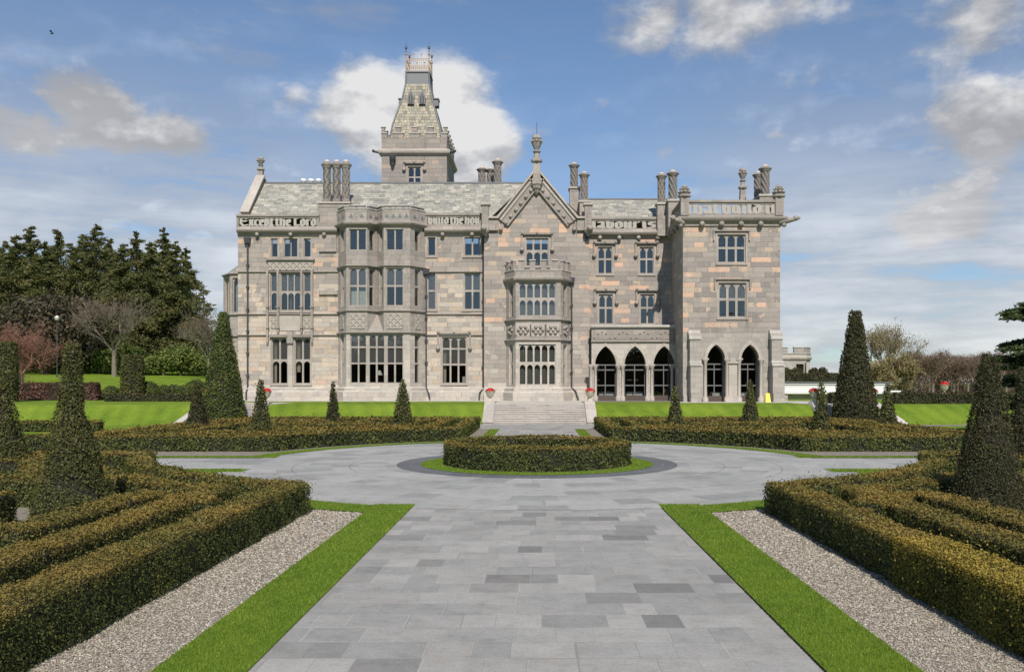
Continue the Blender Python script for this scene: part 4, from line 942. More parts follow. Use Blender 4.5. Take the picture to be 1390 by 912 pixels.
# ---- left end oriel turret with a stone roof
ot = MB(); oc = (XL0, 84.2); orad = 3.1
OP = [(oc[0]+orad*math.cos(R(a)), oc[1]+orad*math.sin(R(a))) for a in (100, 145, 190, 235, 262)]
OP = [(XL0, oc[1]+3.0), (XL0-1.7, oc[1]+2.6), (XL0-2.9, oc[1]+1.0), (XL0-2.9, oc[1]-1.0), (XL0-1.7, oc[1]-2.6), (XL0, oc[1]-3.0)]
oz0, oz1, oz2 = TZ, Vz(376,84), Vz(338,84)
for f in poly_faces(OP):
    L = f.len; rr = [(Vz(426,84), Vz(383,84), .35)]
    hh = [window(f, [(L*.2, L*.46), (L*.54, L*.8)], rr, surround=False, **kw)] if L > 1.5 else []
    f.wall(ot, 0, L, oz0, oz1, hh, 'grey', rev=.3)
    ot.face([f.P(0, oz1, 0), f.P(L, oz1, 0), (oc[0]+.3, oc[1], oz2)], 'slate')
for y in (376, 430, 458): string(ot, OP, Vz(y+2, 84), Vz(y-1.5, 84), .18)
band(ot, OP, [(TZ, .4), (TZ+.8, .4), (TZ+1.1, 0)], 'pale')
part(ot, 'oriel')
# ---- roofs
rf = MB(); zr = Vz(249, 83.9); ze = Vz(293, 79.3); yR = 83.9
rf.face([(XL0+.1, 79.1, ze-.25), (.2, 79.1, ze-.25), (.2, yR, zr), (XL0+.1, yR, zr)], 'slate'); rf.face([(XL0+.1, yR, zr), (.2, yR, zr), (.2, 89.6, ze-.25), (XL0+.1, 89.6, ze-.25)], 'slate')
rf.box(XL0+.3, .2, yR-.12, yR+.12, zr-.04, zr+.1, 'lead')
# gable block roof running back from its apex
for s, kx in ((-1, GX0), (1, GX1)):
    q = [(kx, ZG+.5, zc-.35), (ax, ZG+.5, ap[1]-.2), (ax, YBK, ap[1]-.2), (kx, YBK, zc-.35)]; rf.face(q if s > 0 else q[::-1], 'slate')
zr2 = Vz(271, 83.2); rf.face([(GX1-.2, ZR+.4, Vz(301,79.4)), (13.2, ZR+.4, Vz(301,79.4)), (13.2, 83.2, zr2), (GX1-.2, 83.2, zr2)], 'slate'); rf.face([(GX1-.2, 83.2, zr2), (13.2, 83.2, zr2), (13.2, YBK, Vz(301,79.4)), (GX1-.2, YBK, Vz(301,79.4))], 'slate')
rf.box(GX1, 13.2, 83.1, 83.3, zr2-.02, zr2+.1, 'lead')
rf.face([(XL0, ZL, ztopL-.1), (GX0, ZL, ztopL-.1), (GX0, 80, ztopL-.1), (XL0, 80, ztopL-.1)], 'lead'); rf.face([(RX0, ZR, ztr-.1), (RX1, ZR, ztr-.1), (RX1, 80, ztr-.1), (RX0, 80, ztr-.1)], 'lead')
part(rf, 'roof')
# ---- chimneys
def shaft(x, y, z0, z1, r, kind, parent):
    """ornamented round stack: base ring, relief patterned drum, flared domed cap"""
    h = z1-z0; b = MB(); zb = z0+h*.10; zt = z0+h*.84; n, k = 36, 40
    b.lathe((x, y, z0), [(r*1.22, 0), (r*1.3, h*.03), (r*1.05, h*.06), (r*1.18, h*.08), (r*.95, h*.105)], 'chim', 16)
    vs = []
    for j in range(k+1):
        z = zb+(zt-zb)*j/k
        for i in range(n):
            t = 2*math.pi*i/n; q = (z-zb)/r*1.25
            if kind == 0: s = max(abs(math.sin(3*t+q*1.2)), abs(math.sin(3*t-q*1.2))); p = 1 if s > .86 else 0
            elif kind == 1: s = math.sin(4*(t+abs((q*.6) % 2-1)*.8)); p = 1 if s > .1 else 0
            else: s = abs(math.sin(3*t+q*1.5)); p = 1 if s > .75 else 0
            rr = r*(.84+.14*p); vs.append((x+rr*math.cos(t), y+rr*math.sin(t), z))
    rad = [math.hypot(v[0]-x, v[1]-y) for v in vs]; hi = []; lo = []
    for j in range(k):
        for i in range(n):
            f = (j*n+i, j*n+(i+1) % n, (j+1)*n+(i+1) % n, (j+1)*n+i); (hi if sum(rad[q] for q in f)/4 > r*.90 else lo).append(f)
    b0 = len(b.v); b.raw(vs, hi, 'chim'); kk = b.mi('darkrecess')
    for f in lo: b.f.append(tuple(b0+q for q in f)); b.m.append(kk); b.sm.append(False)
    b.lathe((x, y, z0), [(r*.96, h*.835), (r*1.1, h*.85), (r*1.02, h*.87), (r*1.38, h*.905), (r*1.45, h*.925), (r*1.35, h*.945), (r*.85, h*.985), (r*.6, h*1.0)], 'chim', 16)
    b.lathe((x, y, z0), [(r*.62, h*.98), (r*.66, h*1.0), (r*.6, h*1.025), (r*.35, h*1.045), (r*.2, h*1.045)], 'terracotta', 12)
    part(b, 'chimney_shaft', parent)
def stack(x0, x1, y0, y1, z0, z1, capz=.25, m='grey', shoulder=None):
    b = MB(); b.box(x0, x1, y0, y1, z0, z1, m); b.box(x0-.1, x1+.1, y0-.1, y1+.1, z1+.001, z1+.16, 'trimpale')
    if shoulder: b.box(shoulder[0], shoulder[1], y0+.02, y1+.6, z0, shoulder[2], m); b.box(shoulder[0]-.05, shoulder[1]+.05, y0-.03, y1+.65, shoulder[2], shoulder[2]+.1, 'trim')
    return part(b, 'chimney_stack')
Zc = 79.5
c1 = stack(U(434.5,Zc), U(476,Zc), 79.0, 80.3, ztopL-.2, Vz(278,Zc), shoulder=(U(433.7,Zc), U(480,Zc), Vz(283,Zc)))
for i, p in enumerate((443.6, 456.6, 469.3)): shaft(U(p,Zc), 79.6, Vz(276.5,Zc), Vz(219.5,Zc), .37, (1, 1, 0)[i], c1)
Zc = 88.5
c2 = stack(U(650,Zc), U(682,Zc), 87.6, 89.2, ztopL, Vz(262,Zc))
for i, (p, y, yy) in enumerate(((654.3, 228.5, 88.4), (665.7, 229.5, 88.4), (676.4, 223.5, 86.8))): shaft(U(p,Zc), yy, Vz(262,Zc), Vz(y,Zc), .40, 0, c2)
Zc = 81.0
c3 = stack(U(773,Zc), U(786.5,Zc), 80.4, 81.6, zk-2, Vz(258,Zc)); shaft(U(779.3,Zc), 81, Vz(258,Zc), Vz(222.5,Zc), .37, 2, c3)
Zc = 79.6
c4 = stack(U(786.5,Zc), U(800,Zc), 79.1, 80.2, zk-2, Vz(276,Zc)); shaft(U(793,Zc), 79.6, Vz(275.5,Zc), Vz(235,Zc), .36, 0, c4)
Zc = 78.9
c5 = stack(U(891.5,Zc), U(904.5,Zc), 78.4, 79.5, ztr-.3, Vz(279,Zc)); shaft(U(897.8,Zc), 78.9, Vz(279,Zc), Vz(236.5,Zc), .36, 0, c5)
Zc = 78.0
c6 = stack(U(906,Zc), U(921,Zc), 77.4, 78.6, ztr-.3, Vz(275,Zc)); shaft(U(913.2,Zc), 78.0, Vz(275,Zc), Vz(233,Zc), .40, 2, c6)
Zc = 82
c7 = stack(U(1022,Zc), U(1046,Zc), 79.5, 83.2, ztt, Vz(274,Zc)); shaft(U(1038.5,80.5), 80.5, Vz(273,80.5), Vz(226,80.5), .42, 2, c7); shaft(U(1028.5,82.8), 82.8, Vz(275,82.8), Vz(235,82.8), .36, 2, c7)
finial(U(1008,85), 85, Vz(280,85), Vz(228,85), .30)
for p in (412, 422.3, 432.5):
    b = MB(); b.lathe((U(p,84.6), 84.6, Vz(252,84.6)), [(.25, 0), (.25, .12), (.2, .35), (.3, .42), (.3, .5), (.22, .62)], 'potwhite', 12); part(b, 'chimney_pot')
# ---- square tower
tw = MB(); YTf, YTb = 87.0, 94.6; ttx0, ttx1 = U(518,YTf), U(606.5,YTf)
ftw = FR(0, YTf); ztw = Vz(207,YTf); zts = Vz(187,YTf)
hw = [window(ftw, px_lights([(555,561.2),(564,570.2)], YTf), px_rows([(228,239.5,.25),(241.5,252,0)], YTf), hood=.5, jamb=.12, **kw)]
ftw.wall(tw, ttx0, ttx1, 12, zts, hw, 'tower')
FR(ttx1, YTf, 0, 1).wall(tw, 0, YTb-YTf, 12, zts, [], 'tower'); FR(ttx0, YTb, 0, -1).wall(tw, 0, YTb-YTf, 12, zts, [], 'tower'); FR(ttx1, YTb, -1, 0).wall(tw, 0, ttx1-ttx0, 12, zts, [], 'tower')
TP = [(ttx0, YTb), (ttx0, YTf), (ttx1, YTf), (ttx1, YTb)]
band(tw, TP, [(ztw-.35, 0), (ztw-.12, .3), (ztw+.05, .36), (ztw+.16, .36), (ztw+.35, .04)], 'trimpale')
tw.face([(ttx0, YTf, zts-.4), (ttx1, YTf, zts-.4), (ttx1, YTb, zts-.4), (ttx0, YTb, zts-.4)], 'lead')
tower = part(tw, 'square_tower')
bt = MB()
def stepped(mb, f, L, n):
    w = L/n
    for i in range(n+1):
        c = i*w; a = max(0, c-w*.34); b = min(L, c+w*.34); f.box(mb, a, b, zts-.02, zts+.42, -.02, .32, 'tower'); f.box(mb, a-.04, b+.04, zts+.42, zts+.49, -.08, .38, 'copingpale')
        a = max(0, c-w*.17); b = min(L, c+w*.17); f.box(mb, a, b, zts+.491, zts+1.0, -.019, .319, 'tower'); f.box(mb, a-.05, b+.05, zts+1.0, zts+1.1, -.09, .39, 'copingpale')
for f, L, n in ((FR(ttx0, YTf), ttx1-ttx0, 4), (FR(ttx1, YTf, 0, 1), YTb-YTf, 5), (FR(ttx0, YTb, 0, -1), YTb-YTf, 5), (FR(ttx1, YTb, -1, 0), ttx1-ttx0, 4)): stepped(bt, f, L, n)
part(bt, 'battlement', tower)
# steep truncated pyramid roof with swept top
sp = MB(); cxt = (U(536,91)+U(598,91))/2; cyt = 90.8; ZS = 90.8
def ring(hw, z): return [(cxt-hw, cyt-hw*1.05, z), (cxt+hw, cyt-hw*1.05, z), (cxt+hw, cyt+hw*1.05, z), (cxt-hw, cyt+hw*1.05, z)]
cxt = U(569, ZS)
rings = [(2.75, zts-.45), (2.35, Vz(178,ZS)), (1.55, Vz(142,ZS)), (1.22, Vz(120,ZS)), (1.17, Vz(104.5,ZS))]
for (a, za_), (b, zb_) in zip(rings[:-1], rings[1:]):
    p, q = ring(a, za_), ring(b, zb_)
    mt = 'lead' if zb_ > Vz(105, ZS) else 'slatesmall'
    for i in range(4): sp.face([p[i], p[(i+1) % 4], q[(i+1) % 4], q[i]], mt)
    for i in range(4): sp.tube(p[i], q[i], .09, .09, 'lead', 6)
sp.box(cxt-1.28, cxt+1.28, cyt-1.32, cyt+1.32, rings[-1][1], rings[-1][1]+.14, 'lead')
spire = part(sp, 'spire_roof', tower)
ls = MB()
for sx in (-1, 1):
    x = cxt+sx*.58; y0 = cyt-1.05*1.6
    zq = Vz(150,ZS)
    f = FR(0, y0-.42); f.prism(ls, [(x-.32, zq), (x+.32, zq), (x+.34, zq+.75), (x, zq+1.5), (x-.34, zq+.75)], 0, .8, 'lead')
    f.prism(ls, [(x-.2, zq+.05), (x+.2, zq+.05), (x+.2, zq+.7), (x, zq+1.1), (x-.2, zq+.7)], -.012, .02, 'iron'); f.box(ls, x-.03, x+.03, zq+.05, zq+.9, -.04, .02, 'trim')
for sx in (-1, 1):
    x = cxt+sx*1.7; ls.box(x-.35, x+.35, cyt-.5, cyt+.5, Vz(146,ZS), Vz(137,ZS), 'lead'); ls.box(x-.42, x+.42, cyt-.6, cyt+.6, Vz(137,ZS)+.001, Vz(136,ZS), 'lead')
part(ls, 'lucarne', tower)
cr = MB(); zc_ = rings[-1][1]+.14; hh_ = Vz(80,ZS)-zc_
for sx in (-1, 1):
    for sy in (-1, 1):
        x, y = cxt+sx*1.18, cyt+sy*1.2; cr.tube((x, y, zc_), (x, y, zc_+hh_), .07, .06, 'gilt', 6); zt_ = Vz(64,ZS) if sy < 0 else Vz(66,ZS)
        cr.tube((x, y, zc_+hh_), (x, y, zt_), .045, .015, 'iron', 5); cr.ball((x, y, zc_+hh_), .13, 'gilt', 6, 4); cr.ball((x, y, zc_+hh_+.6), .12, 'iron', 6, 4)
        cr.tube((x-.2, y, zc_+hh_+.75), (x+.2, y, zc_+hh_+.75), .03, .03, 'iron', 4)
for sy in (-1, 1):
    y = cyt+sy*1.2
    for z in (.45, .62, 1.15, 1.3): cr.tube((cxt-1.18, y, zc_+z), (cxt+1.18, y, zc_+z), .025, .025, 'gilt', 4); cr.tube((cxt+sy*1.18, cyt-1.2, zc_+z), (cxt+sy*1.18, cyt+1.2, zc_+z), .025, .025, 'gilt', 4)
    for i in range(1, 12):
        x = cxt-1.18+2.36*i/12; big = i % 4 == 0
        cr.tube((x, y, zc_), (x, y, zc_+(1.75 if big else 1.35)), .025, .02, 'gilt', 4)
        if big: cr.ball((x, y, zc_+1.78), .08, 'gilt', 6, 4)
part(cr, 'roof_cresting', tower)
b = MB(); b.lathe((ttx0+1.15, YTf-.3, 0), [(.1, Vz(227,YTf)), (.2, Vz(224,YTf)), (.12, Vz(221,YTf)), (.3, Vz(219,YTf)), (.32, Vz(214,YTf))], 'iron', 8); part(b, 'rain_hopper', tower)
for x, dx in ((ttx0, -1), (ttx1, 1)):
    b = MB(); b.tube((x, YTf+.1, ztw), (x+dx*.75, YTf-.1, ztw+.05), .16, .1, 'iron', 7); b.ball((x+dx*.8, YTf-.12, ztw+.1), .16, 'iron', 7, 5); part(b, 'gargoyle', tower)
part(wall, 'wall'); part(trim, 'stone_dressing')
# ================================================================== foliage helpers
def rnd_unit(n):
    v = rng.normal(size=(n, 3)); return v/np.linalg.norm(v, axis=1)[:, None]
def leaf_arrays(P, Nn, L, W, jit=.8):
    n = len(P); nn = Nn+jit*rnd_unit(n); nn /= np.linalg.norm(nn, axis=1)[:, None]+1e-9
    a = np.cross(nn, rnd_unit(n)); a /= np.linalg.norm(a, axis=1)[:, None]+1e-9; b = np.cross(nn, a)
    L = np.broadcast_to(np.asarray(L, float), (n,))*rng.uniform(.7, 1.3, n); W = np.broadcast_to(np.asarray(W, float), (n,))*rng.uniform(.7, 1.3, n)
    a = a*L[:, None]*.5; b = b*W[:, None]*.5
    return np.stack([P-a, P+b-a*.1, P+a, P-b-a*.1], 1).reshape(-1, 3)
def fol_obj(name, core, leafverts, leafmat_, off=(0, 0, 0), tip=None, nv=4, parent=None, extra=None, **tags):
    """one mesh: an optional inner core (MB) and many leaf faces"""
    off = np.array(off, float); vs = []; nf = 0; V = []; loops = []; starts = []; tot = []; mats = []; mi = []
    base = 0; ls = 0
    if core is not None and core.v:
        V.append(np.array(core.v, float)); 
        for f, m in zip(core.f, core.m): loops += list(f); starts.append(ls); tot.append(len(f)); ls += len(f); mi.append(m)
        base = len(core.v); mats = list(core.ms)
    k = len(mats); mats.append(M[leafmat_] if isinstance(leafmat_, str) else leafmat_)
    lv = np.asarray(leafverts); n = len(lv)//nv
    V.append(lv); V = np.concatenate(V)-off
    loops = np.concatenate([np.array(loops, int), np.arange(n*nv)+base]); starts = np.concatenate([np.array(starts, int), ls+np.arange(n)*nv]); tot = np.concatenate([np.array(tot, int), np.full(n, nv)])
    mi = np.concatenate([np.array(mi, int), np.full(n, k)])
    me = bpy.data.meshes.new(name); me.vertices.add(len(V)); me.vertices.foreach_set('co', V.astype(np.float32).ravel())
    me.loops.add(len(loops)); me.loops.foreach_set('vertex_index', loops.astype(np.int32)); me.polygons.add(len(starts))
    me.polygons.foreach_set('loop_start', starts.astype(np.int32)); 
    try: me.polygons.foreach_set('loop_total', tot.astype(np.int32))
    except Exception: pass
    for m in mats: me.materials.append(m)
    me.polygons.foreach_set('material_index', mi.astype(np.int32))
    if tip is not None:
        at = me.attributes.new('tip', 'FLOAT', 'POINT'); a = np.zeros(len(V), np.float32); a[base:] = np.repeat(tip, nv); at.data.foreach_set('value', a)
    me.update(calc_edges=True)
    o = bpy.data.objects.new(name, me); COL.objects.link(o)
    if parent: o.parent = parent
    else: o.location = off
    for a, b in tags.items():
        if b: o[a] = b
    return o
def wav(P, f=1.):
    return (np.sin(P[:, 0]*2.1*f+P[:, 2]*1.7*f+.5)+np.sin(P[:, 1]*2.6*f-P[:, 0]*1.1*f+1.3)+np.sin(P[:, 2]*4.3*f+P[:, 1]*3.3*f)+.7*np.sin(P[:, 0]*6.1*f+P[:, 1]*5.3*f))/3.7
def leafsize(d): return max(.031, .0028*d)
class Scatter:
    def __init__(s): s.P = []; s.N = []; s.L = []; s.T = []
    def quad(s, a, b, c, d, n, tipf, cover=1.9, amp=.03, lmul=1.):
        a, b, c, d = (np.array(q, float) for q in (a, b, c, d)); nn = np.array(n, float)
        area = np.linalg.norm(np.cross(b-a, d-a)); cen = (a+b+c+d)/4; dist = math.hypot(cen[0], cen[1])
        L = leafsize(dist)*lmul; k = int(area*cover/(L*L*.42)+rng.random())
        if k <= 0: return
        u = rng.random((k, 1)); v = rng.random((k, 1)); P = (a*(1-u)+b*u)*(1-v)+(d*(1-u)+c*u)*v
        w_ = wav(P, 2.3); keep = (w_ > -.42) | (rng.random(k) < .35); P = P[keep]; w_ = w_[keep]; k = len(P)
        if k == 0: return
        P = P+nn*((amp*wav(P)+amp*.5*w_)[:, None]+rng.normal(0, .016+L*.10, (k, 1))+(rng.random((k, 1)) < .06)*rng.exponential(.05, (k, 1))); P[:, 2] += .02*wav(P, .35)*(P[:, 2] > .3)
        s.P.append(P); s.N.append(np.tile(nn, (k, 1))); s.L.append(np.full(k, L)); s.T.append(np.full(k, tipf) if np.isscalar(tipf) else tipf(P))
    def arr(s, jit=.8):
        P = np.concatenate(s.P); L = np.concatenate(s.L)
        return leaf_arrays(P, np.concatenate(s.N), L, L*.5, jit), np.concatenate(s.T)
def offsets(pts, w, closed=False):
    n = len(pts); L = []; Rr = []
    for i in range(n):
        def nr(a, b):
            dx, dy = b[0]-a[0], b[1]-a[1]; l = math.hypot(dx, dy); return (-dy/l, dx/l)
        if closed: a = nr(pts[i-1], pts[i]); b = nr(pts[i], pts[(i+1) % n])
        else: a = nr(pts[max(i-1, 0)], pts[max(i, 1)]) if i else nr(pts[0], pts[1]); b = nr(pts[i], pts[i+1]) if i < n-1 else a
        k = max(.6, 1+a[0]*b[0]+a[1]*b[1]); ox, oy = (a[0]+b[0])/k*w/2, (a[1]+b[1])/k*w/2
        L.append((pts[i][0]+ox, pts[i][1]+oy)); Rr.append((pts[i][0]-ox, pts[i][1]-oy))
    return L, Rr
def hedge(pts, label, w=.62, h=.68, closed=False, z=0., group='clipped yew hedges of the parterre', m='yew', name='clipped_hedge', cat='hedge', amp=.045, lmul=1.):
    q = [pts[0]]
    for p in pts[1:]+([pts[0]] if closed else []):
        l = math.hypot(p[0]-q[-1][0], p[1]-q[-1][1]); k = max(1, int(l/1.4))
        a = q[-1]; q += [(a[0]+(p[0]-a[0])*i/k, a[1]+(p[1]-a[1])*i/k) for i in range(1, k+1)]
    if closed: q = q[:-1]
    Lp, Rp = offsets(q, w, closed); n = len(q); core = MB(); S = Scatter(); e = .07
    Lc, Rc = offsets(q, w-2*e, closed)
    rng_ = range(n if closed else n-1)
    for i in rng_:
        j = (i+1) % n; zt = z+h
        for A, B, sgn in ((Lp, Lc, 1), (Rp, Rc, -1)):
            a, b = A[i], A[j]; dx, dy = b[0]-a[0], b[1]-a[1]; l = math.hypot(dx, dy)+1e-9; nn = (-dy/l*sgn, dx/l*sgn, 0)
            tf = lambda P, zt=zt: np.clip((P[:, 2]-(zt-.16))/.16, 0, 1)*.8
            S.quad((*a, z), (*b, z), (*b, zt), (*a, zt), nn, tf, amp=amp, lmul=lmul)
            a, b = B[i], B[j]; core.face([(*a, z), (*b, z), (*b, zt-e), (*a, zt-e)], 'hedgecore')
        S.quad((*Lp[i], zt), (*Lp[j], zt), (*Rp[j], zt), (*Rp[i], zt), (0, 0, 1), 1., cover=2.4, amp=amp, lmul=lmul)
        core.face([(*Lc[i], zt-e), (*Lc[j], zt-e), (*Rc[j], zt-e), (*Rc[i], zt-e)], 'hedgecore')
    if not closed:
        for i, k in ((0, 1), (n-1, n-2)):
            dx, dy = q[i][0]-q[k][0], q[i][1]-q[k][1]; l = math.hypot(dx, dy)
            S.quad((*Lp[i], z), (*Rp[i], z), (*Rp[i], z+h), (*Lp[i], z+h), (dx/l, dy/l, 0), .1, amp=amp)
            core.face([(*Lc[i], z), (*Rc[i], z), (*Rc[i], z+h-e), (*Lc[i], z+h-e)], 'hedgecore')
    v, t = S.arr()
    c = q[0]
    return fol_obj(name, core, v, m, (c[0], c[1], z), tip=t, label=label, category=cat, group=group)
def topiary(x, y, prof, label, z=0., m='topiary', name='topiary_obelisk', cat='topiary', group=None, amp=.05, lmul=1.3, tips=.5, scale=1.):
    """clipped tree: profile [(z, half width)], round in plan with a soft square section"""
    S = Scatter(); core = MB(); na = 20
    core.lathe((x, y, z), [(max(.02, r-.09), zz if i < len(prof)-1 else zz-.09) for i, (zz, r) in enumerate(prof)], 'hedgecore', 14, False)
    for (za_, ra), (zb_, rb) in zip(prof[:-1], prof[1:]):
        k = max(1, int((zb_-za_)/.5))
        for j in range(k):
            z0 = za_+(zb_-za_)*j/k; z1_ = za_+(zb_-za_)*(j+1)/k; r0 = ra+(rb-ra)*j/k; r1 = ra+(rb-ra)*(j+1)/k
            for i in range(na):
                t0 = 2*math.pi*i/na; t1 = 2*math.pi*(i+1)/na; tm = (t0+t1)/2; sl_ = (r0-r1)/max(.01, z1_-z0)
                nn = np.array((math.cos(tm), math.sin(tm), sl_)); nn /= np.linalg.norm(nn)
                S.quad((x+r0*math.cos(t0), y+r0*math.sin(t0), z+z0), (x+r0*math.cos(t1), y+r0*math.sin(t1), z+z0), (x+r1*math.cos(t1), y+r1*math.sin(t1), z+z1_), (x+r1*math.cos(t0), y+r1*math.sin(t0), z+z1_), nn, tips*.5, amp=amp, lmul=lmul, cover=2.1)
    r = prof[-1][1]; zt = z+prof[-1][0]
    S.quad((x-r, y-r, zt), (x+r, y-r, zt), (x+r, y+r, zt), (x-r, y+r, zt), (0, 0, 1), tips, lmul=lmul)
    v, t = S.arr(1.0)
    return fol_obj(name, core, v, m, (x, y, z), tip=t, label=label, category=cat, group=group)

# ================================================================== ground
def terr(x, y):
    toe = 61.0; z = 0.
    if y > toe: z = TZ*min(1., (y-toe)/3.2)
    if y > 84 and x < -20:
        k = min(1., (-20-x)/22.); k = k*k*(3-2*k); z += k*min(y-84, 80)*(.058+.0005*min(80, max(0, -x-40)))
    if y > 84 and x > 45: z -= min(1.0, (y-84)*.01)
    return z-.012
xs = sorted(set([-3000, -1200, -500, -260, -180, -140]+list(range(-120, 121, 4))+[20, -20, 160, 220, 400, 1000, 3000]))
ys = sorted(set([-400, -100, -20, 0, 30, 55, 60.9, 61, 61.8, 62.6, 63.4, 64.2, 65, 70, 78, 83.9, 84]+list(range(88, 170, 4))+[190, 240, 330, 500, 900, 1800, 4500]))
g = MB(); vs = [(x, y, terr(x, y)) for y in ys for x in xs]; nx = len(xs)
g.raw(vs, [(j*nx+i, j*nx+i+1, (j+1)*nx+i+1, (j+1)*nx+i) for j in range(len(ys)-1) for i in range(nx-1)], 'lawn', True)
g.build('ground', kind='structure')
def sheet(name, poly, z, m, th=.0):
    b = MB(); b.face([(x, y, z) for x, y in poly], m)
    if th:
        n = len(poly)
        for i in range(n): p, q = poly[i], poly[(i+1) % n]; b.face([(*p, z-th), (*q, z-th), (*q, z), (*p, z)], m)
    return b.build(name, kind='structure')
def rect(x0, x1, y0, y1): return [(x0, y0), (x1, y0), (x1, y1), (x0, y1)]
PC = 31.3; EA, EB = 10.75, 11.6
gv = MB()
for s in (-1, 1):
    for x0, x1, y0, y1, e in ((2.8, 42, -8, 29.3, 0), (2.3, 30, 33.4, 39.4, 0), (2.3, 20.5, 39.401, 57, 0), (25, 70, 58.6, 60.6, 1)):
        if e and s < 0: continue
        q = rect(*sorted((s*x0, s*x1)), y0, y1); gv.face([(x, y, .004) for x, y in q], 'gravel')
gv.build('gravel_bed', kind='structure')
sheet('paved_path', rect(-2.92, 2.86, -8, PC-9.5), .018, 'paving')
sheet('cross_path', rect(-45, 45, PC-2.15, PC+2.2), .0142, 'plaza')
sheet('far_path', rect(-2.35, 2.35, PC+9.5, 54.31), .018, 'paving')
sheet('forecourt', rect(-4.2, 4.3, 54.3, 61.2), .023, 'paving')
def ell(a, b, n=120, t0=0, t1=2*math.pi): return [(a*math.cos(t0+(t1-t0)*i/n), PC+b*math.sin(t0+(t1-t0)*i/n)) for i in range(n+(0 if t1-t0 > 6.2 else 1))]
sheet('plaza', ell(EA, EB), .0225, 'plaza')
sheet('ring_paving', ell(5.0, 5.0), .027, 'bluering')
turf = MB(); blades_areas = []
def tquad(mb, poly, z): mb.face([(x, y, z) for x, y in poly], 'turf')
for s in (-1, 1):
    # beside the near path, round the plaza, along the cross path and the far path
    q = rect(*sorted((s*2.89, s*3.85)), -8, PC-EB+.95); tquad(turf, q, .030); blades_areas.append(('r', *sorted((s*2.89, s*3.85)), 2.5, PC-EB+.95))
    q = rect(*sorted((s*2.35, s*2.95)), PC+EB-.2, 54.3); tquad(turf, q, .030); blades_areas.append(('r', *sorted((s*2.35, s*2.95)), PC+EB-.2, 54.3))
    q = rect(*sorted((s*9.6, s*45)), PC-3.1, PC-2.15); tquad(turf, q, .026); blades_areas.append(('r', *sorted((s*9.8, s*18)), PC-3.1, PC-2.15))
    q = rect(*sorted((s*10.1, s*45)), PC+2.2, PC+3.0); tquad(turf, q, .026); blades_areas.append(('r', *sorted((s*10.2, s*18)), PC+2.2, PC+3.0))
    for up in (-1, 1):
        wn_ = 1.05 if up < 0 else .8
        t0 = math.asin(2.17/EB)+.01; t1 = math.acos((2.9 if up < 0 else 2.35)/EA)
        n = 40
        for i in range(n):
            a, b = t0+(t1-t0)*i/n, t0+(t1-t0)*(i+1)/n
            f = lambda t, o: (s*(EA+o)*math.cos(t), PC+up*(EB+o)*math.sin(t))
            q = [f(a, 0), f(a, wn_), f(b, wn_), f(b, 0)]
            if s*up < 0: q = q[::-1]
            tquad(turf, q, .034); blades_areas.append(('q', *q))
turf.build('turf_strip', kind='structure')
b = MB(); R0, R1 = 4.15, 3.35; n = 72
for i in range(n):
    t, u = 2*math.pi*i/n, 2*math.pi*(i+1)/n
    f = lambda r, t: (r*math.cos(t), PC+r*math.sin(t))
    tquad(b, [f(R1, t), f(R0, t), f(R0, u), f(R1, u)], .036); blades_areas.append(('q', f(R1, t), f(R0, t), f(R0, u), f(R1, u)))
b.build('turf_ring', kind='structure')
sheet('hedge_bed', ell(3.36, 3.36, 60), .032, 'gravel')
# grass blades
BP = []; BH = []; BW = []
for a in blades_areas:
    if a[0] == 'r':
        x0, x1, y0, y1 = a[1:]; k = max(1, int((y1-y0)/1.0)); cells = [((x0, y0+(y1-y0)*i/k), (x1, y0+(y1-y0)*i/k), (x1, y0+(y1-y0)*(i+1)/k), (x0, y0+(y1-y0)*(i+1)/k)) for i in range(k)]
    else: cells = [a[1:]]
    for c in cells:
        c = np.array(c); dd = c[2]-c[0]; d1 = c[1]-c[0]; d2 = c[3]-c[0]; ar = abs(d1[0]*d2[1]-d1[1]*d2[0]); dist = math.hypot(*c.mean(0))
        w_ = max(.006, .0008*dist); h_ = .035; k = int(ar*1.5/(w_*h_)*.55)
        if k < 1: continue
        u, v = rng.random((k, 1)), rng.random((k, 1)); p = (c[0]*(1-u)+c[1]*u)*(1-v)+(c[3]*(1-u)+c[2]*u)*v
        BP.append(np.column_stack([p, np.full(k, .026)])); BH.append(np.full(k, h_)); BW.append(np.full(k, w_))
P = np.concatenate(BP); H_ = np.concatenate(BH)*rng.uniform(.6, 1.3, len(P)); W_ = np.concatenate(BW); n = len(P)
th = rng.uniform(0, 2*math.pi, n); dx = np.stack([np.cos(th), np.sin(th), np.zeros(n)], 1)*W_[:, None]*.5
tipv = P+np.stack([rng.normal(0, .012, n), rng.normal(0, .012, n), H_], 1)
fol_obj('grass_blades', None, np.stack([P-dx, P+dx, tipv], 1).reshape(-1, 3), 'blade', nv=3, kind='stuff', label='short mown grass growing on the turf strips', category='grass')
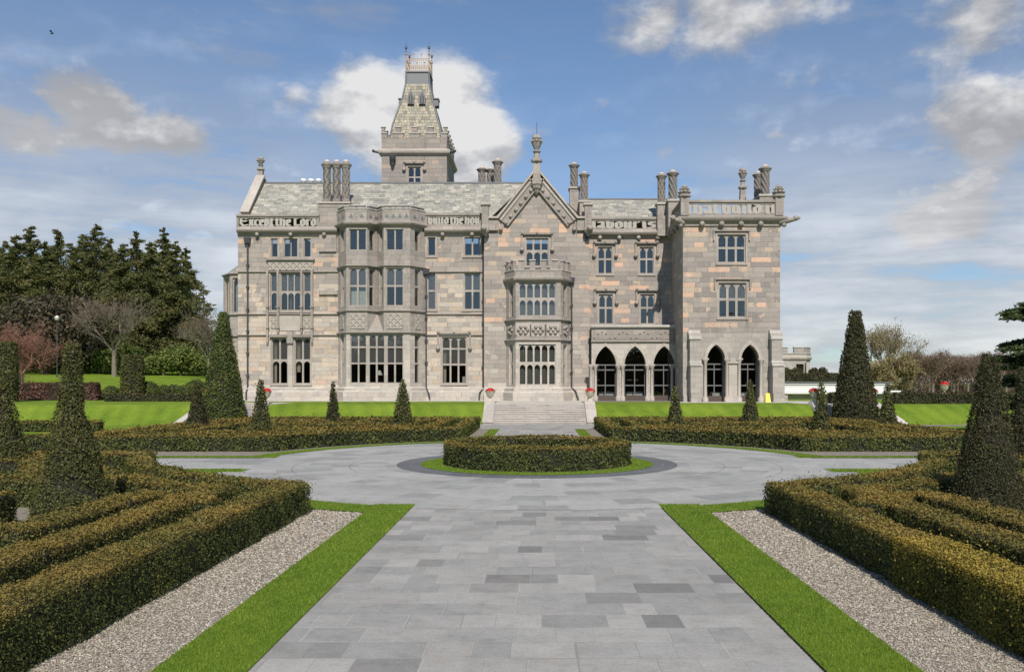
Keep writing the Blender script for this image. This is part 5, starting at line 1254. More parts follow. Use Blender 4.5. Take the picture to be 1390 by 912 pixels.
# loose pebbles on the near gravel
PP = []; PR = []
for s in (-1, 1):
    for y0 in np.arange(3.5, 20, .5):
        x0, x1 = 3.86, 5.35
        r = max(.009, .0011*y0); k = int((x1-x0)*.5/(r*r*3.6)*.9)
        PP.append(np.column_stack([s*rng.uniform(x0, x1, k), rng.uniform(y0, y0+.5, k), rng.uniform(.005, .014, k)])); PR.append(r*rng.uniform(.6, 1.35, k))
P = np.concatenate(PP); r = np.concatenate(PR); n = len(P)
th = rng.uniform(0, math.pi, n); ax_ = np.stack([np.cos(th), np.sin(th), rng.normal(0, .2, n)], 1)*(r*1.25)[:, None]; ay_ = np.stack([-np.sin(th), np.cos(th), rng.normal(0, .2, n)], 1)*(r*.9)[:, None]; az_ = np.stack([rng.normal(0, .15, n), rng.normal(0, .15, n), np.ones(n)], 1)*(r*.62)[:, None]
V6 = np.stack([P+ax_, P+ay_, P-ax_, P-ay_, P+az_+ax_*.25, P+az_-ax_*.35], 1)      # flattened pebble: ring of four and a ridge on top
tri = [(0, 1, 4), (1, 5, 4), (1, 2, 5), (2, 3, 5), (3, 4, 5), (3, 0, 4)]
me = bpy.data.meshes.new('pebbles'); me.vertices.add(n*6); me.vertices.foreach_set('co', V6.astype(np.float32).ravel())
idx = (np.array(tri)[None]+np.arange(n)[:, None, None]*6).reshape(-1); me.loops.add(len(idx)); me.loops.foreach_set('vertex_index', idx.astype(np.int32)); me.polygons.add(len(idx)//3); me.polygons.foreach_set('loop_start', (np.arange(len(idx)//3)*3).astype(np.int32))
me.materials.append(M['pebble']); me.update(calc_edges=True); o = bpy.data.objects.new('pebbles', me); COL.objects.link(o); o['kind'] = 'stuff'; o['label'] = 'loose brown and grey pebbles on the gravel borders'; o['category'] = 'gravel'

# terrace paving
b = MB()
def pv(x0, x1, y0, y1, z=.02): b.box(x0, x1, y0, y1, TZ-.3, TZ+z, 'pathpale')
pv(-34, 11, 75.3, 78.95, .012); pv(11.001, 27, 70.2, 76, .014); pv(-3.3, 3.7, 63.9, 75.301, .010)
b.build('terrace_paving', kind='structure')

# ================================================================== central steps
SX = .2
st = empty('stone_steps', (SX, 61, 0), 'broad flight of stone steps climbing from forecourt to terrace', 'steps')
SO = (SX, 61, 0)
b = MB(); nst = 9; rise = TZ/nst
for i in range(nst):
    y0 = 61.05+i*.345; b.box(SX-3.33, SX+3.33, y0, 64.3, i*rise+.0005*i, (i+1)*rise-.0, 'stepstone')
    b.box(SX-3.335, SX+3.335, y0-.03, y0+.34, (i+1)*rise-.045, (i+1)*rise+.004, 'copingpale')
o = b.build('treads', st, SO); o.location = (0, 0, 0)
for s in (-1, 1):
    b = MB(); x0, x1 = sorted((SX+s*3.34, SX+s*4.02))
    v = [(x0,60.9,-.02),(x1,60.9,-.02),(x1,64.9,-.02),(x0,64.9,-.02),(x0,60.9,.14),(x1,60.9,.14),(x1,64.2,1.5),(x0,64.2,1.5),(x1,64.9,1.5),(x0,64.9,1.5)]
    b.raw(v, [(0,1,5,4),(4,5,6,7),(7,6,8,9),(1,2,8,6,5),(0,4,7,9,3),(3,9,8,2)], 'stepstone')
    v2 = [(x0-.04,60.86,.141),(x1+.04,60.86,.141),(x1+.04,64.2,1.501),(x0-.04,64.2,1.501),(x0-.04,60.86,.2),(x1+.04,60.86,.2),(x1+.04,64.2,1.57),(x0-.04,64.2,1.57)]
    b.raw(v2, [(0,3,2,1),(4,5,6,7),(0,1,5,4),(1,2,6,5),(2,3,7,6),(3,0,4,7)], 'trimpale')
    b.box(x0-.04, x1+.04, 64.2, 64.94, 1.5, 1.571, 'trimpale')
    o = b.build('side_wall', st, SO); o.location = (0, 0, 0)
def urn(x, y, z, label, group='stone urns of red flowers', s=.85, ped=0):
    t = empty('flower_urn', (x, y, z), label, 'urn', group); b = MB()
    if ped: b.box(-.3, .3, -.3, .3, -ped-.1, -.001, 'urnstone')
    b.box(-.24*s, .24*s, -.24*s, .24*s, 0, .10*s, 'urnstone'); b.lathe((0, 0, 0), [(.2*s, .1*s), (.11*s, .18*s), (.10*s, .3*s), (.16*s, .34*s), (.30*s, .5*s), (.36*s, .72*s), (.43*s, .84*s), (.46*s, .92*s), (.40*s, .92*s)], 'urnstone', 16)
    for k in range(16):
        a = k*math.pi/8; b.tube((.27*s*math.cos(a), .27*s*math.sin(a), .46*s), (.38*s*math.cos(a), .38*s*math.sin(a), .72*s), .022*s, .03*s, 'urnstone', 5)
    o = b.build('bowl', t); 
    k = 260; d = rnd_unit(k); d[:, 2] = np.abs(d[:, 2]); P = d*np.array((.46, .46, .34))*s*rng.uniform(.75, 1, (k, 1))+np.array((0, 0, .88*s))
    fol_obj('flowers', None, leaf_arrays(P, d, .15*s, .13*s, .5), 'red', parent=t)
    k = 60; d = rnd_unit(k); d[:, 2] = np.abs(d[:, 2])*.3; P = d*np.array((.47, .47, .2))*s+np.array((0, 0, .9*s))
    fol_obj('leaves', None, leaf_arrays(P, d, .14*s, .1*s, .5), 'laurel', parent=t)
    return t
urn(SX-3.68, 64.55, 1.571, 'stone urn of red flowers left of the central steps', s=.8)
urn(SX+3.74, 64.55, 1.571, 'stone urn of red flowers right of the central steps', s=.8)
# side flights
def side_steps(cx, lab):
    t = empty('side_steps', (cx, 61, 0), lab, 'steps'); off = (cx, 61, 0); b = MB()
    for i in range(nst): b.box(cx-1.95, cx+1.95, 61.05+i*.345, 64.3, i*rise+.0005*i, (i+1)*rise, 'stepstone')
    b.box(cx-2.6, cx+2.6, 64.301, 70.2, TZ-.2, TZ+.008, 'pathpale')
    o = b.build('treads', t, off); o.location = (0, 0, 0)
    for s in (-1, 1):
        b = MB(); xa0, xa1 = sorted((cx+s*2.5, cx+s*3.0)); xb0, xb1 = sorted((cx+s*1.95, cx+s*2.45))
        v = [(xa0,60.2,-.02),(xa1,60.2,-.02),(xb1,64.9,-.02),(xb0,64.9,-.02),(xa0,60.2,.14),(xa1,60.2,.14),(xb1,64.1,1.5),(xb0,64.1,1.5),(xb1,64.9,1.5),(xb0,64.9,1.5)]
        b.raw(v, [(0,1,5,4),(4,5,6,7),(7,6,8,9),(1,2,8,6,5),(0,4,7,9,3),(3,9,8,2)], 'copingpale')
        o = b.build('side_wall', t, off); o.location = (0, 0, 0)
side_steps(22.7, 'flight of stone steps behind the tall dark cone right of the house')
side_steps(-22.2, 'flight of stone steps behind the tall green cone left of the house')
urn(20.55, 64.5, 1.5, 'stone urn of red flowers left of the tall dark cone'); urn(24.9, 64.5, 1.5, 'stone urn of red flowers right of the tall dark cone')
urn(-20.1, 64.5, 1.5, 'stone urn of red flowers right of the tall green cone'); urn(-24.4, 64.5, 1.5, 'stone urn of flowers hidden behind the tall green cone')
urn(35.6, 76, TZ+.62, 'stone urn of red flowers rising behind the far right hedge', s=.9, ped=.62); urn(30.0, 80, TZ+.35, 'stone urn of red flowers at the end of the white wall', s=1.1)

# ================================================================== parterre hedges
def nearring(s, o):
    """hedge line following path, plaza and cross path, set back by o"""
    x0 = 5.12+.31+o; y1 = PC-3.55-o
    a, b_ = 13.0+o*.98, 13.2+o
    L = [(s*x0, 1.0+o*0.5)]
    t0 = math.acos(min(1, x0/a)); 
    # plaza arc: ellipse about the plaza centre, lower quadrant
    yy0 = PC-b_*math.sin(t0); t1 = math.asin(max(0., min(1, (PC-y1)/b_)))
    for i in range(13):
        t = t0+(t1-t0)*i/12; L.append((s*a*math.cos(t), PC-b_*math.sin(t)))
    L.append((s*(27-o*.4), y1)); return L
SD = {-1: 'left', 1: 'right'}
for s in (-1, 1):
    n_ = SD[s]
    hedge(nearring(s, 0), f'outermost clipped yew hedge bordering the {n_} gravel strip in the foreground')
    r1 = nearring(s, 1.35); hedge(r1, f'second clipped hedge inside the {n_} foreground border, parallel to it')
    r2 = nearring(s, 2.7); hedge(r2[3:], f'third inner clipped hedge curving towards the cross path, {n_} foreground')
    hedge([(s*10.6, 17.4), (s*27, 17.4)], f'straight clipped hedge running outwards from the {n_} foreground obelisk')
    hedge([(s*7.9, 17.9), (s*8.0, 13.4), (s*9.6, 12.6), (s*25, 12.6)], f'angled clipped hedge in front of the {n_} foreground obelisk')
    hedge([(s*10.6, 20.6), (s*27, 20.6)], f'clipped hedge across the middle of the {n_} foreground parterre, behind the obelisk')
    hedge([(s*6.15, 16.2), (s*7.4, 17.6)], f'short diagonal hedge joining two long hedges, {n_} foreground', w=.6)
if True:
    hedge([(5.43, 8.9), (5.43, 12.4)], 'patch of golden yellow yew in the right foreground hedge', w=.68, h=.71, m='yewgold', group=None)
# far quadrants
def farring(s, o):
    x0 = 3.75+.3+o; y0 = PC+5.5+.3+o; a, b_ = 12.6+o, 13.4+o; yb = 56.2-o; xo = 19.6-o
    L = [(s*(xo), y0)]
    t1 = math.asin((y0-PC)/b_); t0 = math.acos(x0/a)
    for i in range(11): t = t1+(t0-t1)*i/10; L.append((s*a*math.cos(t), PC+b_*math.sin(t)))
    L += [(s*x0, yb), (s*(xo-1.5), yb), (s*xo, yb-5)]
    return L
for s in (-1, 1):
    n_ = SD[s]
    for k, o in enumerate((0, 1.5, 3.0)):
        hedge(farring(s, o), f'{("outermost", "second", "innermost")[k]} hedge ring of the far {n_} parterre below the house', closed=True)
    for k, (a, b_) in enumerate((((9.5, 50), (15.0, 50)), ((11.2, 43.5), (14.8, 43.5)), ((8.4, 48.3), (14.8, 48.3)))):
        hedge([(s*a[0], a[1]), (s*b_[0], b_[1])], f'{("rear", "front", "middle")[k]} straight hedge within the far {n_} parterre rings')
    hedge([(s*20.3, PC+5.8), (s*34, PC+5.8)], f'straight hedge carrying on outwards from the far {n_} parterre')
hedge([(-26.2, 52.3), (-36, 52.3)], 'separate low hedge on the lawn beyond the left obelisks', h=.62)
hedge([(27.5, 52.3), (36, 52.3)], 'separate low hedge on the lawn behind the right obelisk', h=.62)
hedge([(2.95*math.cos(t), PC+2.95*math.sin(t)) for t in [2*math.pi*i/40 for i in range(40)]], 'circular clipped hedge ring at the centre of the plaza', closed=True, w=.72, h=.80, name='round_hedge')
# ================================================================== topiary
OB = lambda h, w: [(0, w), (h*.2, w*.74), (h*.36, w*.54), (h*.55, w*.37), (h*.75, w*.25), (h*.9, w*.18), (h, w*.15)]
topiary(-9.25, 17.3, OB(3.66, .84), 'large brownish yew obelisk with flat top in the left foreground', group='foreground yew obelisks', amp=.07, lmul=.95)
topiary(-16.2, 26.4, OB(3.25, .95), 'yew obelisk at the left edge of the picture', group='foreground yew obelisks', amp=.07, lmul=.95)
topiary(9.72, 18.7, [(0, .80), (1.2, .57), (2.4, .31), (3.3, .12), (3.5, .06)], 'broad dark yew obelisk in the right foreground', group='foreground yew obelisks', amp=.05, lmul=.85, m='darkyew')
topiary(15.0, 26.8, [(0, .66), (1.2, .46), (2.4, .27), (3.1, .17), (3.35, .12)], 'dark yew obelisk half hidden behind the right foreground one', group='foreground yew obelisks', amp=.05, lmul=.85, m='darkyew')
cones = [(-18.35, 47, 2.85, .62, 'small dark cone left of the tall green cone', 'darkyew'), (-13.5, 42.5, 3.05, .52, 'small cone just right of the tall green cone', 'topiary'), (-12.2, 52, 2.98, .46, 'slim near-black cone before the bay window', 'darkyew'), (-7.3, 47.2, 3.08, .62, 'small cone left of the central steps', 'topiary'),
         (7.5, 47.2, 2.72, .50, 'small dark cone right of the central steps', 'topiary'), (12.75, 52, 3.02, .58, 'small cone before the pointed arches', 'topiary'), (13.9, 42.5, 2.95, .48, 'slender small cone left of the tall dark cone', 'topiary'), (18.95, 47, 2.85, .56, 'small cone right of the tall dark cone', 'topiary')]
for x, y, h, w_, lab, m_ in cones:
    topiary(x, y, [(0, w_), (h*.25, w_*.86), (h*.6, w_*.52), (h*.85, w_*.27), (h*.95, w_*.2), (h, w_*.12)], lab, name='topiary_cone', m=m_, group='small topiary cones', amp=.03, lmul=.9)
topiary(-21.3, 59, [(0, 1.50), (1.5, 1.32), (3.6, .98), (5.6, .62), (7, .40), (7.65, .26)], 'tall bright green clipped cone beside the left end of the house', name='topiary_cone', m='laurelcone', group='tall topiary cones', amp=.06) if False else None
M['greencone'] = leafmat('green_cone_leaves', [(0, (.028, .045, .010)), (.45, (.068, .098, .018)), (.8, (.12, .155, .03)), (1, (.17, .19, .045))], (.12, .11, .03))
topiary(-21.3, 59, [(0, 1.52), (1.5, 1.34), (3.6, 1.0), (5.6, .62), (7, .38), (7.65, .22)], 'tall bright green clipped cone beside the left end of the house', name='topiary_cone', m='greencone', group='tall topiary cones', amp=.05, lmul=.85)
topiary(21.6, 59, [(0, 1.50), (1.6, 1.36), (3.6, 1.0), (5.6, .66), (7, .46), (7.75, .30)], 'tall dark clipped cone to the right of the house', name='topiary_cone', m='darkyew', group='tall topiary cones', amp=.08, lmul=1.0)
CY = lambda h, r: [(0, r), (h*.5, r*.98), (h*.9, r*.95), (h, r*.85)]
topiary(-45.2, 74, CY(5.0, .92), 'clipped yew column at the far left edge', z=TZ, name='topiary_column', group='clipped yew columns', amp=.05, lmul=.8)
topiary(-37.0, 79.5, CY(4.1, 1.0), 'clipped yew column standing among round box balls', z=TZ, name='topiary_column', group='clipped yew columns', amp=.05, lmul=.8)
def ball(x, y, r, lab, m='greencone', z=TZ):
    topiary(x, y, [(0, r*.55), (r*.3, r*.85), (r*.8, r), (r*1.3, r*.88), (r*1.6, r*.6), (r*1.78, r*.2)], lab, z=z, name='box_ball', cat='topiary ball', m=m, group='clipped balls on the upper lawn', amp=.015, lmul=.6)
for px, r, Y, lab in ((202, .95, 81, 'dark clipped ball touching the right side of the column'), (222, .75, 82, 'middle-sized clipped ball right of the column'), (236, .78, 84, 'paler clipped ball in the middle of the row'), (249, .75, 83, 'rounded ball partly behind its larger neighbour'), (266, 1.05, 84, 'largest clipped ball near the small dark cone'), (151, .72, 80, 'clipped ball left of the column, front one'), (138, .5, 83, 'smallest clipped ball at the left of the row'), (158, .6, 84, 'low clipped ball just behind the front left one')):
    ball((px-729)*Y/F, Y, r, lab)
ball((144-729)*82/F, 82, .42, 'little reddish rounded bush between clipped balls', m='beech')
hedge([((144-729)*75/F, 75), ((262-729)*75/F, 75)], 'low straight hedge along the top of the left bank', z=TZ, h=.60, group='terrace hedges', m='darkyew')
hedge([((20-729)*80/F, 80), ((134-729)*80/F, 80)], 'reddish copper beech hedge behind the left obelisks', z=TZ, h=1.55, w=.8, m='beech', group=None, amp=.08)
hedge([(-30.5, 76), (-27.6, 76)], 'dark hedge stub at the left corner of the house', z=TZ, h=.75, group='terrace hedges', m='darkyew')
hedge([((1212-729)*67/F, 67), (52, 67)], 'long level hedge along the top of the right bank', z=TZ, h=.82, w=.9, group='terrace hedges', m='darkyew')
hedge([((1126-729)*67/F, 67), ((1136-729)*67/F, 67)], 'short hedge between two urns right of the house', z=TZ, h=.82, w=.9, group='terrace hedges', m='darkyew')
# ================================================================== trees
def twigs(mb, p, d, length, r, depth, m, spread=.55, up=.15, n=3, minr=.012, tips=None, sides=5):
    q = p+d*length; k = 2 if depth > 1 else 1; mid = p+d*length*.5+Vector(rng.normal(0, length*.05, 3)); 
    mb.tube(p, mid, r, r*.85, m, sides, True, False); mb.tube(mid, q, r*.85, r*.65, m, sides, True, False)
    if depth == 0:
        if tips is not None: tips.append((q, d))
        return
    for i in range(n):
        nd = (d+Vector(rng.normal(0, spread, 3))+Vector((0, 0, up))).normalized(); s_ = rng.uniform(.62, .86)
        st_ = q if i < 2 else mid
        twigs(mb, st_, nd, length*s_, max(minr, r*.62), depth-1, m, spread, up, n, minr, tips, 4 if depth < 3 else sides)
def bare_tree(x, y, z, h, label, m='twigbrown', spray='twigleaf', nleaf=3500, leafL=.5, group=None, depth=5, spread=.5, up=.18, trunk=.28, bark='greybark', name='bare_tree', n=3, r0=.2, cat='tree', lw=.12, rise=.3):
    t = empty(name, (x, y, z), label, cat, group)
    b = MB(); b.tube((0, 0, -.2), (0, 0, h*trunk), h*.028, h*.02, bark, 8); tips = []
    tr = b.build('trunk', t); b = MB()
    for i in range(4):
        a = i*math.pi/2+rng.uniform(-.4, .4); twigs(b, Vector((0, 0, h*trunk*(.85+.15*(i % 2)))), Vector((math.cos(a)*.6, math.sin(a)*.6, .9)).normalized(), h*r0, h*.012, depth-1, m, spread, up, n, .012*h/10, tips)
    zc_m = h
    cr_ = b.build('branches', t)
    T = np.array([tuple(q) for q, d in tips]); D = np.array([tuple(d) for q, d in tips])
    top = T[:, 2].max()
    k = nleaf; i = rng.integers(0, len(T), k); P = T[i]+rng.normal(0, h*.035, (k, 3))
    a = D[i]+rng.normal(0, .5, (k, 3)); a[:, 2] += rise; a /= np.linalg.norm(a, axis=1)[:, None]; bb = np.cross(a, rnd_unit(k)); bb /= np.linalg.norm(bb, axis=1)[:, None]
    L = leafL*rng.uniform(.5, 1.3, (k, 1)); W = L*lw
    V = np.stack([P-a*L*.5, P+bb*W*.5, P+a*L*.5, P-bb*W*.5], 1).reshape(-1, 3)
    fol_obj('crown', None, V, spray, parent=t)
    s_ = h/top; t.scale = (s_, s_, s_)
    return t
def copy_thing(t, loc, sc_=1., rz=0., label=None):
    r = t.copy(); COL.objects.link(r); r.location = loc; r.scale = tuple(a*sc_ for a in t.scale); r.rotation_euler = (0, 0, rz)
    if label: r['label'] = label
    for ch in list(t.children):
        c = ch.copy(); COL.objects.link(c); c.parent = r
    return r
def conifer(x, y, z, h, r, label, n=5200, m='conifer', L=.75, group='dark conifers on the left', power=.8, ragged=.35, bare=.0, name='conifer_tree'):
    t = empty(name, (x, y, z), label, 'tree', group)
    b = MB(); b.tube((0, 0, -.3), (0, 0, h*.97), h*.018, .05, 'bark', 7)
    nb = int(h*5); Bs = []
    for i in range(nb):
        f = .06+.9*i/nb+rng.uniform(-.01, .01); a = rng.uniform(0, 2*math.pi); ll = r*(1.05*(1-f))**power*rng.uniform(1-ragged, 1.2)+.3
        if f < bare: ll *= .5
        p = Vector((0, 0, h*f)); dz = -.12 if f < .6 else .18; q = p+Vector((math.cos(a), math.sin(a), dz))*ll; Bs.append((p, q, ll, f))
        b.tube(p, q, .05+.04*(1-f), .02, 'bark', 4, True, False)
    b.build('trunk', t)
    w_ = np.array([q[2]+.4 for q in Bs]); w_ /= w_.sum(); k = n; i = rng.choice(len(Bs), k, p=w_); A = np.array([tuple(q[0]) for q in Bs])[i]; B_ = np.array([tuple(q[1]) for q in Bs])[i]; ll = np.array([q[2] for q in Bs])[i]
    u = rng.beta(1.5, 1.1, k)[:, None]; P = A*(1-u)+B_*u; dr = (B_-A)/ll[:, None]
    P += rng.normal(0, 1, (k, 3))*np.array((.34, .34, .22))*np.clip(ll, .5, 3)[:, None]*.5; P[:, 2] -= .25*ll*u[:, 0]**2*.5
    a = dr+rng.normal(0, .55, (k, 3)); a[:, 2] -= .1; a /= np.linalg.norm(a, axis=1)[:, None]; c = np.cross(a, rnd_unit(k)); c /= np.linalg.norm(c, axis=1)[:, None]
    LL = L*rng.uniform(.5, 1.25, (k, 1)); V = np.stack([P-a*LL*.5, P+c*LL*.15, P+a*LL*.5, P-c*LL*.15], 1).reshape(-1, 3)
    tips = np.clip(u[:, 0]*rng.random(k), 0, 1)
    fol_obj('crown', None, V, m, parent=t, tip=tips)
    return t
def bush(x, y, z, rx, ry, h, label, m='laurel', n=2500, L=.4, group=None, name='shrub', cat='shrub', trunk=True):
    t = empty(name, (x, y, z), label, cat, group); lob = [(rng.uniform(-.6, .6)*rx, rng.uniform(-.5, .5)*ry, rng.uniform(.30, .68)*h, rng.uniform(.35, .6)) for _ in range(16)]
    b = MB(); b.tube((0, 0, -.2), (0, 0, h*.45), h*.05, h*.03, 'bark', 6)
    for lx, ly, lz, s_ in lob[:8]: b.tube((0, 0, h*.2), (lx, ly, lz), h*.022, .03, 'bark', 5)
    b.build('stems', t)
    V = []; N_ = []
    for lx, ly, lz, s_ in lob:
        k = n//16; d = rnd_unit(k); rr = rng.uniform(.72, 1.05, (k, 1)); P = d*rr*np.array((rx*s_, ry*s_, h*s_*.62))+np.array((lx, ly, lz)); V.append(P); N_.append(d)
    P = np.concatenate(V); N_ = np.concatenate(N_); ok = P[:, 2] > .05; 
    fol_obj('crown', None, leaf_arrays(P[ok], N_[ok], L, L*.6, .9), m, parent=t)
    return t
def onground(px, Y): x = (px-729)*Y/F; return x, Y, terr(x, Y)
# the dark wood on the left
cf = [(-12,141,318,7,'c'),(5,150,322,6,''),(22,140,312,6.5,''),(42,146,300,6.5,'tallest left'),(60,138,322,5.5,''),(78,148,305,6,''),(98,139,325,6,''),(114,150,313,6.5,''),(130,142,297,7,''),(150,150,318,6,''),(168,138,325,6,''),(185,147,307,6.2,''),(203,139,322,5.5,''),(222,146,302,6,''),(238,140,322,4.8,''),(253,150,330,4.5,'')]
names = ['pointed conifer top cut by the left edge of the picture', 'conifer top behind the second from the left edge', 'dark conifer above the dull round evergreen', 'tall conifer with the high pointed left summit', 'lower conifer in the first dip of the treetops', 'conifer with the second pointed summit from the left', 'conifer between the second and third summits', 'dark conifer leaning on the broadest crown', 'broad conifer with the highest summit of the wood', 'conifer just right of the highest summit', 'conifer in the shallow middle dip of the wood', 'conifer summit right of the middle dip', 'shorter conifer below two right summits', 'tall ragged conifer near the right end of the wood', 'lower conifer under the ragged right summits', 'thin ragged conifer leaning out at the right end']
for (px, Y, yt, r, _), lab in zip(cf, names):
    x, y, z = onground(px, Y); h = E+(520-yt)*Y/F-z; conifer(x, y, z, h, r*1.5, lab, n=26000, L=.60, ragged=.42 if px < 215 else .6, power=1.15)
x, y, z = onground(276, 132); conifer(x, y, z, E+(520-385)*132/F-z, 3.2, 'small dark conifer between the wood and the house', n=3000, L=.6)
x, y, z = onground(62, 124); bush(x, y, z, 8.5, 6, E+(520-388)*124/F-z, 'wide round dull evergreen tree behind the pinkish bare tree', m='evergreen', n=9000, L=.6, name='evergreen_tree', cat='tree')
x, y, z = onground(118, 128); bush(x, y, z, 3.2, 3, 5.0, 'dark rounded evergreen shrub beside the lamp post', m='evergreen', n=2500, L=.5)
lb = ['left', 'second', 'third', 'fourth', 'fifth', 'right end']
for i, px in enumerate((135, 172, 198, 222, 246, 270)):
    x, y, z = onground(px, 126); bush(x, y, z, 3.0, 2.4, 3.9+.8*math.sin(i*2.1), f'light green laurel shrub below the wood, {["leftmost of the row","left of the grey tree","right of the grey tree","in the middle of the row","next to the rightmost","rightmost of the row"][i]}', m='laurel', n=2600, L=.42, group='laurel shrubs below the wood')
bare_tree(*onground(155, 121), 11.3, 'bare grey tree standing before the dark conifers', m='twiggrey', spray='twigleaf', nleaf=2600, leafL=.5, depth=6, lw=.07)
bare_tree(*onground(284, 118), 9.8, 'bare grey tree close to the left side of the house', m='twiggrey', spray='twigleaf', nleaf=2600, leafL=.5, depth=6, lw=.07)
bare_tree(*onground(29, 97), 8.2, 'small pinkish brown budding tree on the upper lawn', m='twigpink', spray='pinkspray', nleaf=6500, leafL=.34, depth=6, spread=.62, up=.02, trunk=.2, lw=.09, bark='bark', rise=.0)
# right side: pale willow, brown wood, one conifer
wl = bare_tree(*onground(1200, 128), 10.6, 'pale yellow green tree coming into leaf right of the tall dark cone', m='greybark', spray='willow', nleaf=5200, leafL=.28, depth=6, spread=.36, up=.38, lw=.3, trunk=.18, name='budding_tree')
bare_tree(*onground(1221, 120), 5.6, 'low golden green weeping bush tree beside the pale budding tree', m='greybark', spray='willow', nleaf=5500, leafL=.28, depth=5, spread=.6, up=.15, lw=.35, trunk=.12, name='budding_tree')
bare_tree(*onground(1190, 114), 4.2, 'shorter golden green bush under the pale budding tree', m='greybark', spray='willow', nleaf=4500, leafL=.28, depth=5, spread=.6, up=.1, lw=.35, trunk=.12, name='budding_tree')
G_ = 'bare brown trees of the far wood on the right'
protos = [bare_tree((1250-729)*205/F, 205, .4, 8.6, 'bare brown tree in the far wood right of the house', m='twigbrown', spray='twigleaf', nleaf=2600, leafL=.55, depth=5, spread=.42, up=.35, trunk=.3, lw=.12, group=G_),
          bare_tree((1300-729)*200/F, 200, .4, 8.4, 'bare brown tree in the far wood right of the house', m='twigbrown', spray='twigleaf', nleaf=2600, leafL=.55, depth=5, spread=.48, up=.3, trunk=.25, lw=.12, group=G_)]
for i in range(26):
    px = 1236+i*6.6+rng.uniform(-3, 3); Y = rng.uniform(185, 225); copy_thing(protos[i % 2], ((px-729)*Y/F, Y, .35), rng.uniform(.88, 1.15), rng.uniform(0, 6.28))
for i, px in enumerate((1120, 1132, 1142)): copy_thing(protos[i % 2], ((px-729)*260/F, 260, .3), .55, i*2., 'low bare tree showing over the terrace hedge right of the house')
conifer((1277-729)*215/F, 215, .3, 10.6, 3.0, 'lone dark conifer rising from the brown wood', n=2600, L=.8, group=None)
# undergrowth in the wood, one mass nobody could count
k = 16000; P = np.column_stack([rng.uniform(82, 125, k), rng.uniform(195, 235, k), .2+rng.uniform(0, 1, k)**1.8*5.2]); fol_obj('undergrowth', None, leaf_arrays(P, rnd_unit(k), .9, .16, 1.), 'twigleaf', kind='stuff', label='brown brushwood at the foot of the far wood', category='undergrowth')
# cedar at the right edge
def cedar(x, y, z, label):
    t = empty('cedar_tree', (x, y, z), label, 'tree'); b = MB(); b.tube((0, 0, -.2), (.3, 0, 9.5), .55, .16, 'bark', 10)
    P = []; A = []
    for zz, ln, a in [(.9,6.6,178),(1.2,6.2,192),(1.6,6.4,170),(2.0,6.6,184),(2.4,6.4,200),(2.8,6.6,176),(3.0,6.2,160),(3.4,5.6,188),(3.9,5.8,184),(4.2,6.1,176),(4.3,5.6,165),(4.5,5.8,194),(4.8,5.6,182),(5.0,5.0,215),(5.2,5.0,150),(6.5,4.8,190),(6.6,5.3,180),(6.9,5.2,173),(7.1,4.8,166),(7.3,4.6,184),(7.4,4.2,205),(8.8,3.0,180),(9.2,2.6,230),(3.5,5,20),(5.2,5,60),(7,4,-30),(8.6,3,90),(2.2,5,300),(4.4,5,270),(6.3,4.6,250)]:
        a = R(a); prev = Vector((.1, 0, zz-.35)); n = 6
        for i in range(1, n+1):
            f = i/n; q = Vector((math.cos(a)*ln*f, math.sin(a)*ln*f, zz-.35+.6*math.sin(f*1.9)-.28*f*f+rng.normal(0, .05))); b.tube(prev, q, .13*(1-f)+.03, .13*(1-f-.15)+.03, 'bark', 5, True, False)
            if i > 1:
                for sgn in (-1, 1):
                    for _ in range(3):
                        aa = a+sgn*rng.uniform(.3, 1.0); l2 = rng.uniform(.7, 1.5)*(1.25-f*.6); q2 = q+Vector((math.cos(aa)*l2, math.sin(aa)*l2, -.12*l2)); b.tube(q, q2, .03, .015, 'bark', 4, True, False)
                        k = int(210*l2); u = rng.random((k, 1)); pp = np.array(tuple(q))*(1-u)+np.array(tuple(q2))*u+rng.normal(0, 1, (k, 3))*np.array((.16, .16, .055)); P.append(pp); A.append(np.tile((math.cos(aa), math.sin(aa), -.1), (k, 1)))
            prev = q
    b.build('trunk', t); P = np.concatenate(P); A = np.concatenate(A)+rng.normal(0, .45, P.shape); A /= np.linalg.norm(A, axis=1)[:, None]; c = np.cross(A, rnd_unit(len(P))); c /= np.linalg.norm(c, axis=1)[:, None]; L = rng.uniform(.12, .30, (len(P), 1))
    fol_obj('crown', None, np.stack([P-A*L*.5, P+c*L*.18, P+A*L*.5, P-c*L*.18], 1).reshape(-1, 3), 'cedar', parent=t); return t
cedar(31.6, 47, 0, 'spreading cedar with flat dark tiers at the right edge')
# unseen trees added behind the viewer to darken the lower window reflections: one mass
k = 40000; P = np.column_stack([rng.uniform(-120, 120, k), rng.uniform(-95, -70, k), np.zeros(k)]); P[:, 2] = rng.uniform(0, 1, k)*(15+2.5*np.sin(P[:, 0]*.16)+2*np.sin(P[:, 0]*.41+1))
fol_obj('unseen_wood', None, leaf_arrays(P, rnd_unit(k), 2.2, 1.3, 1.), 'conifer', kind='stuff', label='unseen wood added behind the viewer to darken window reflections', category='wood')
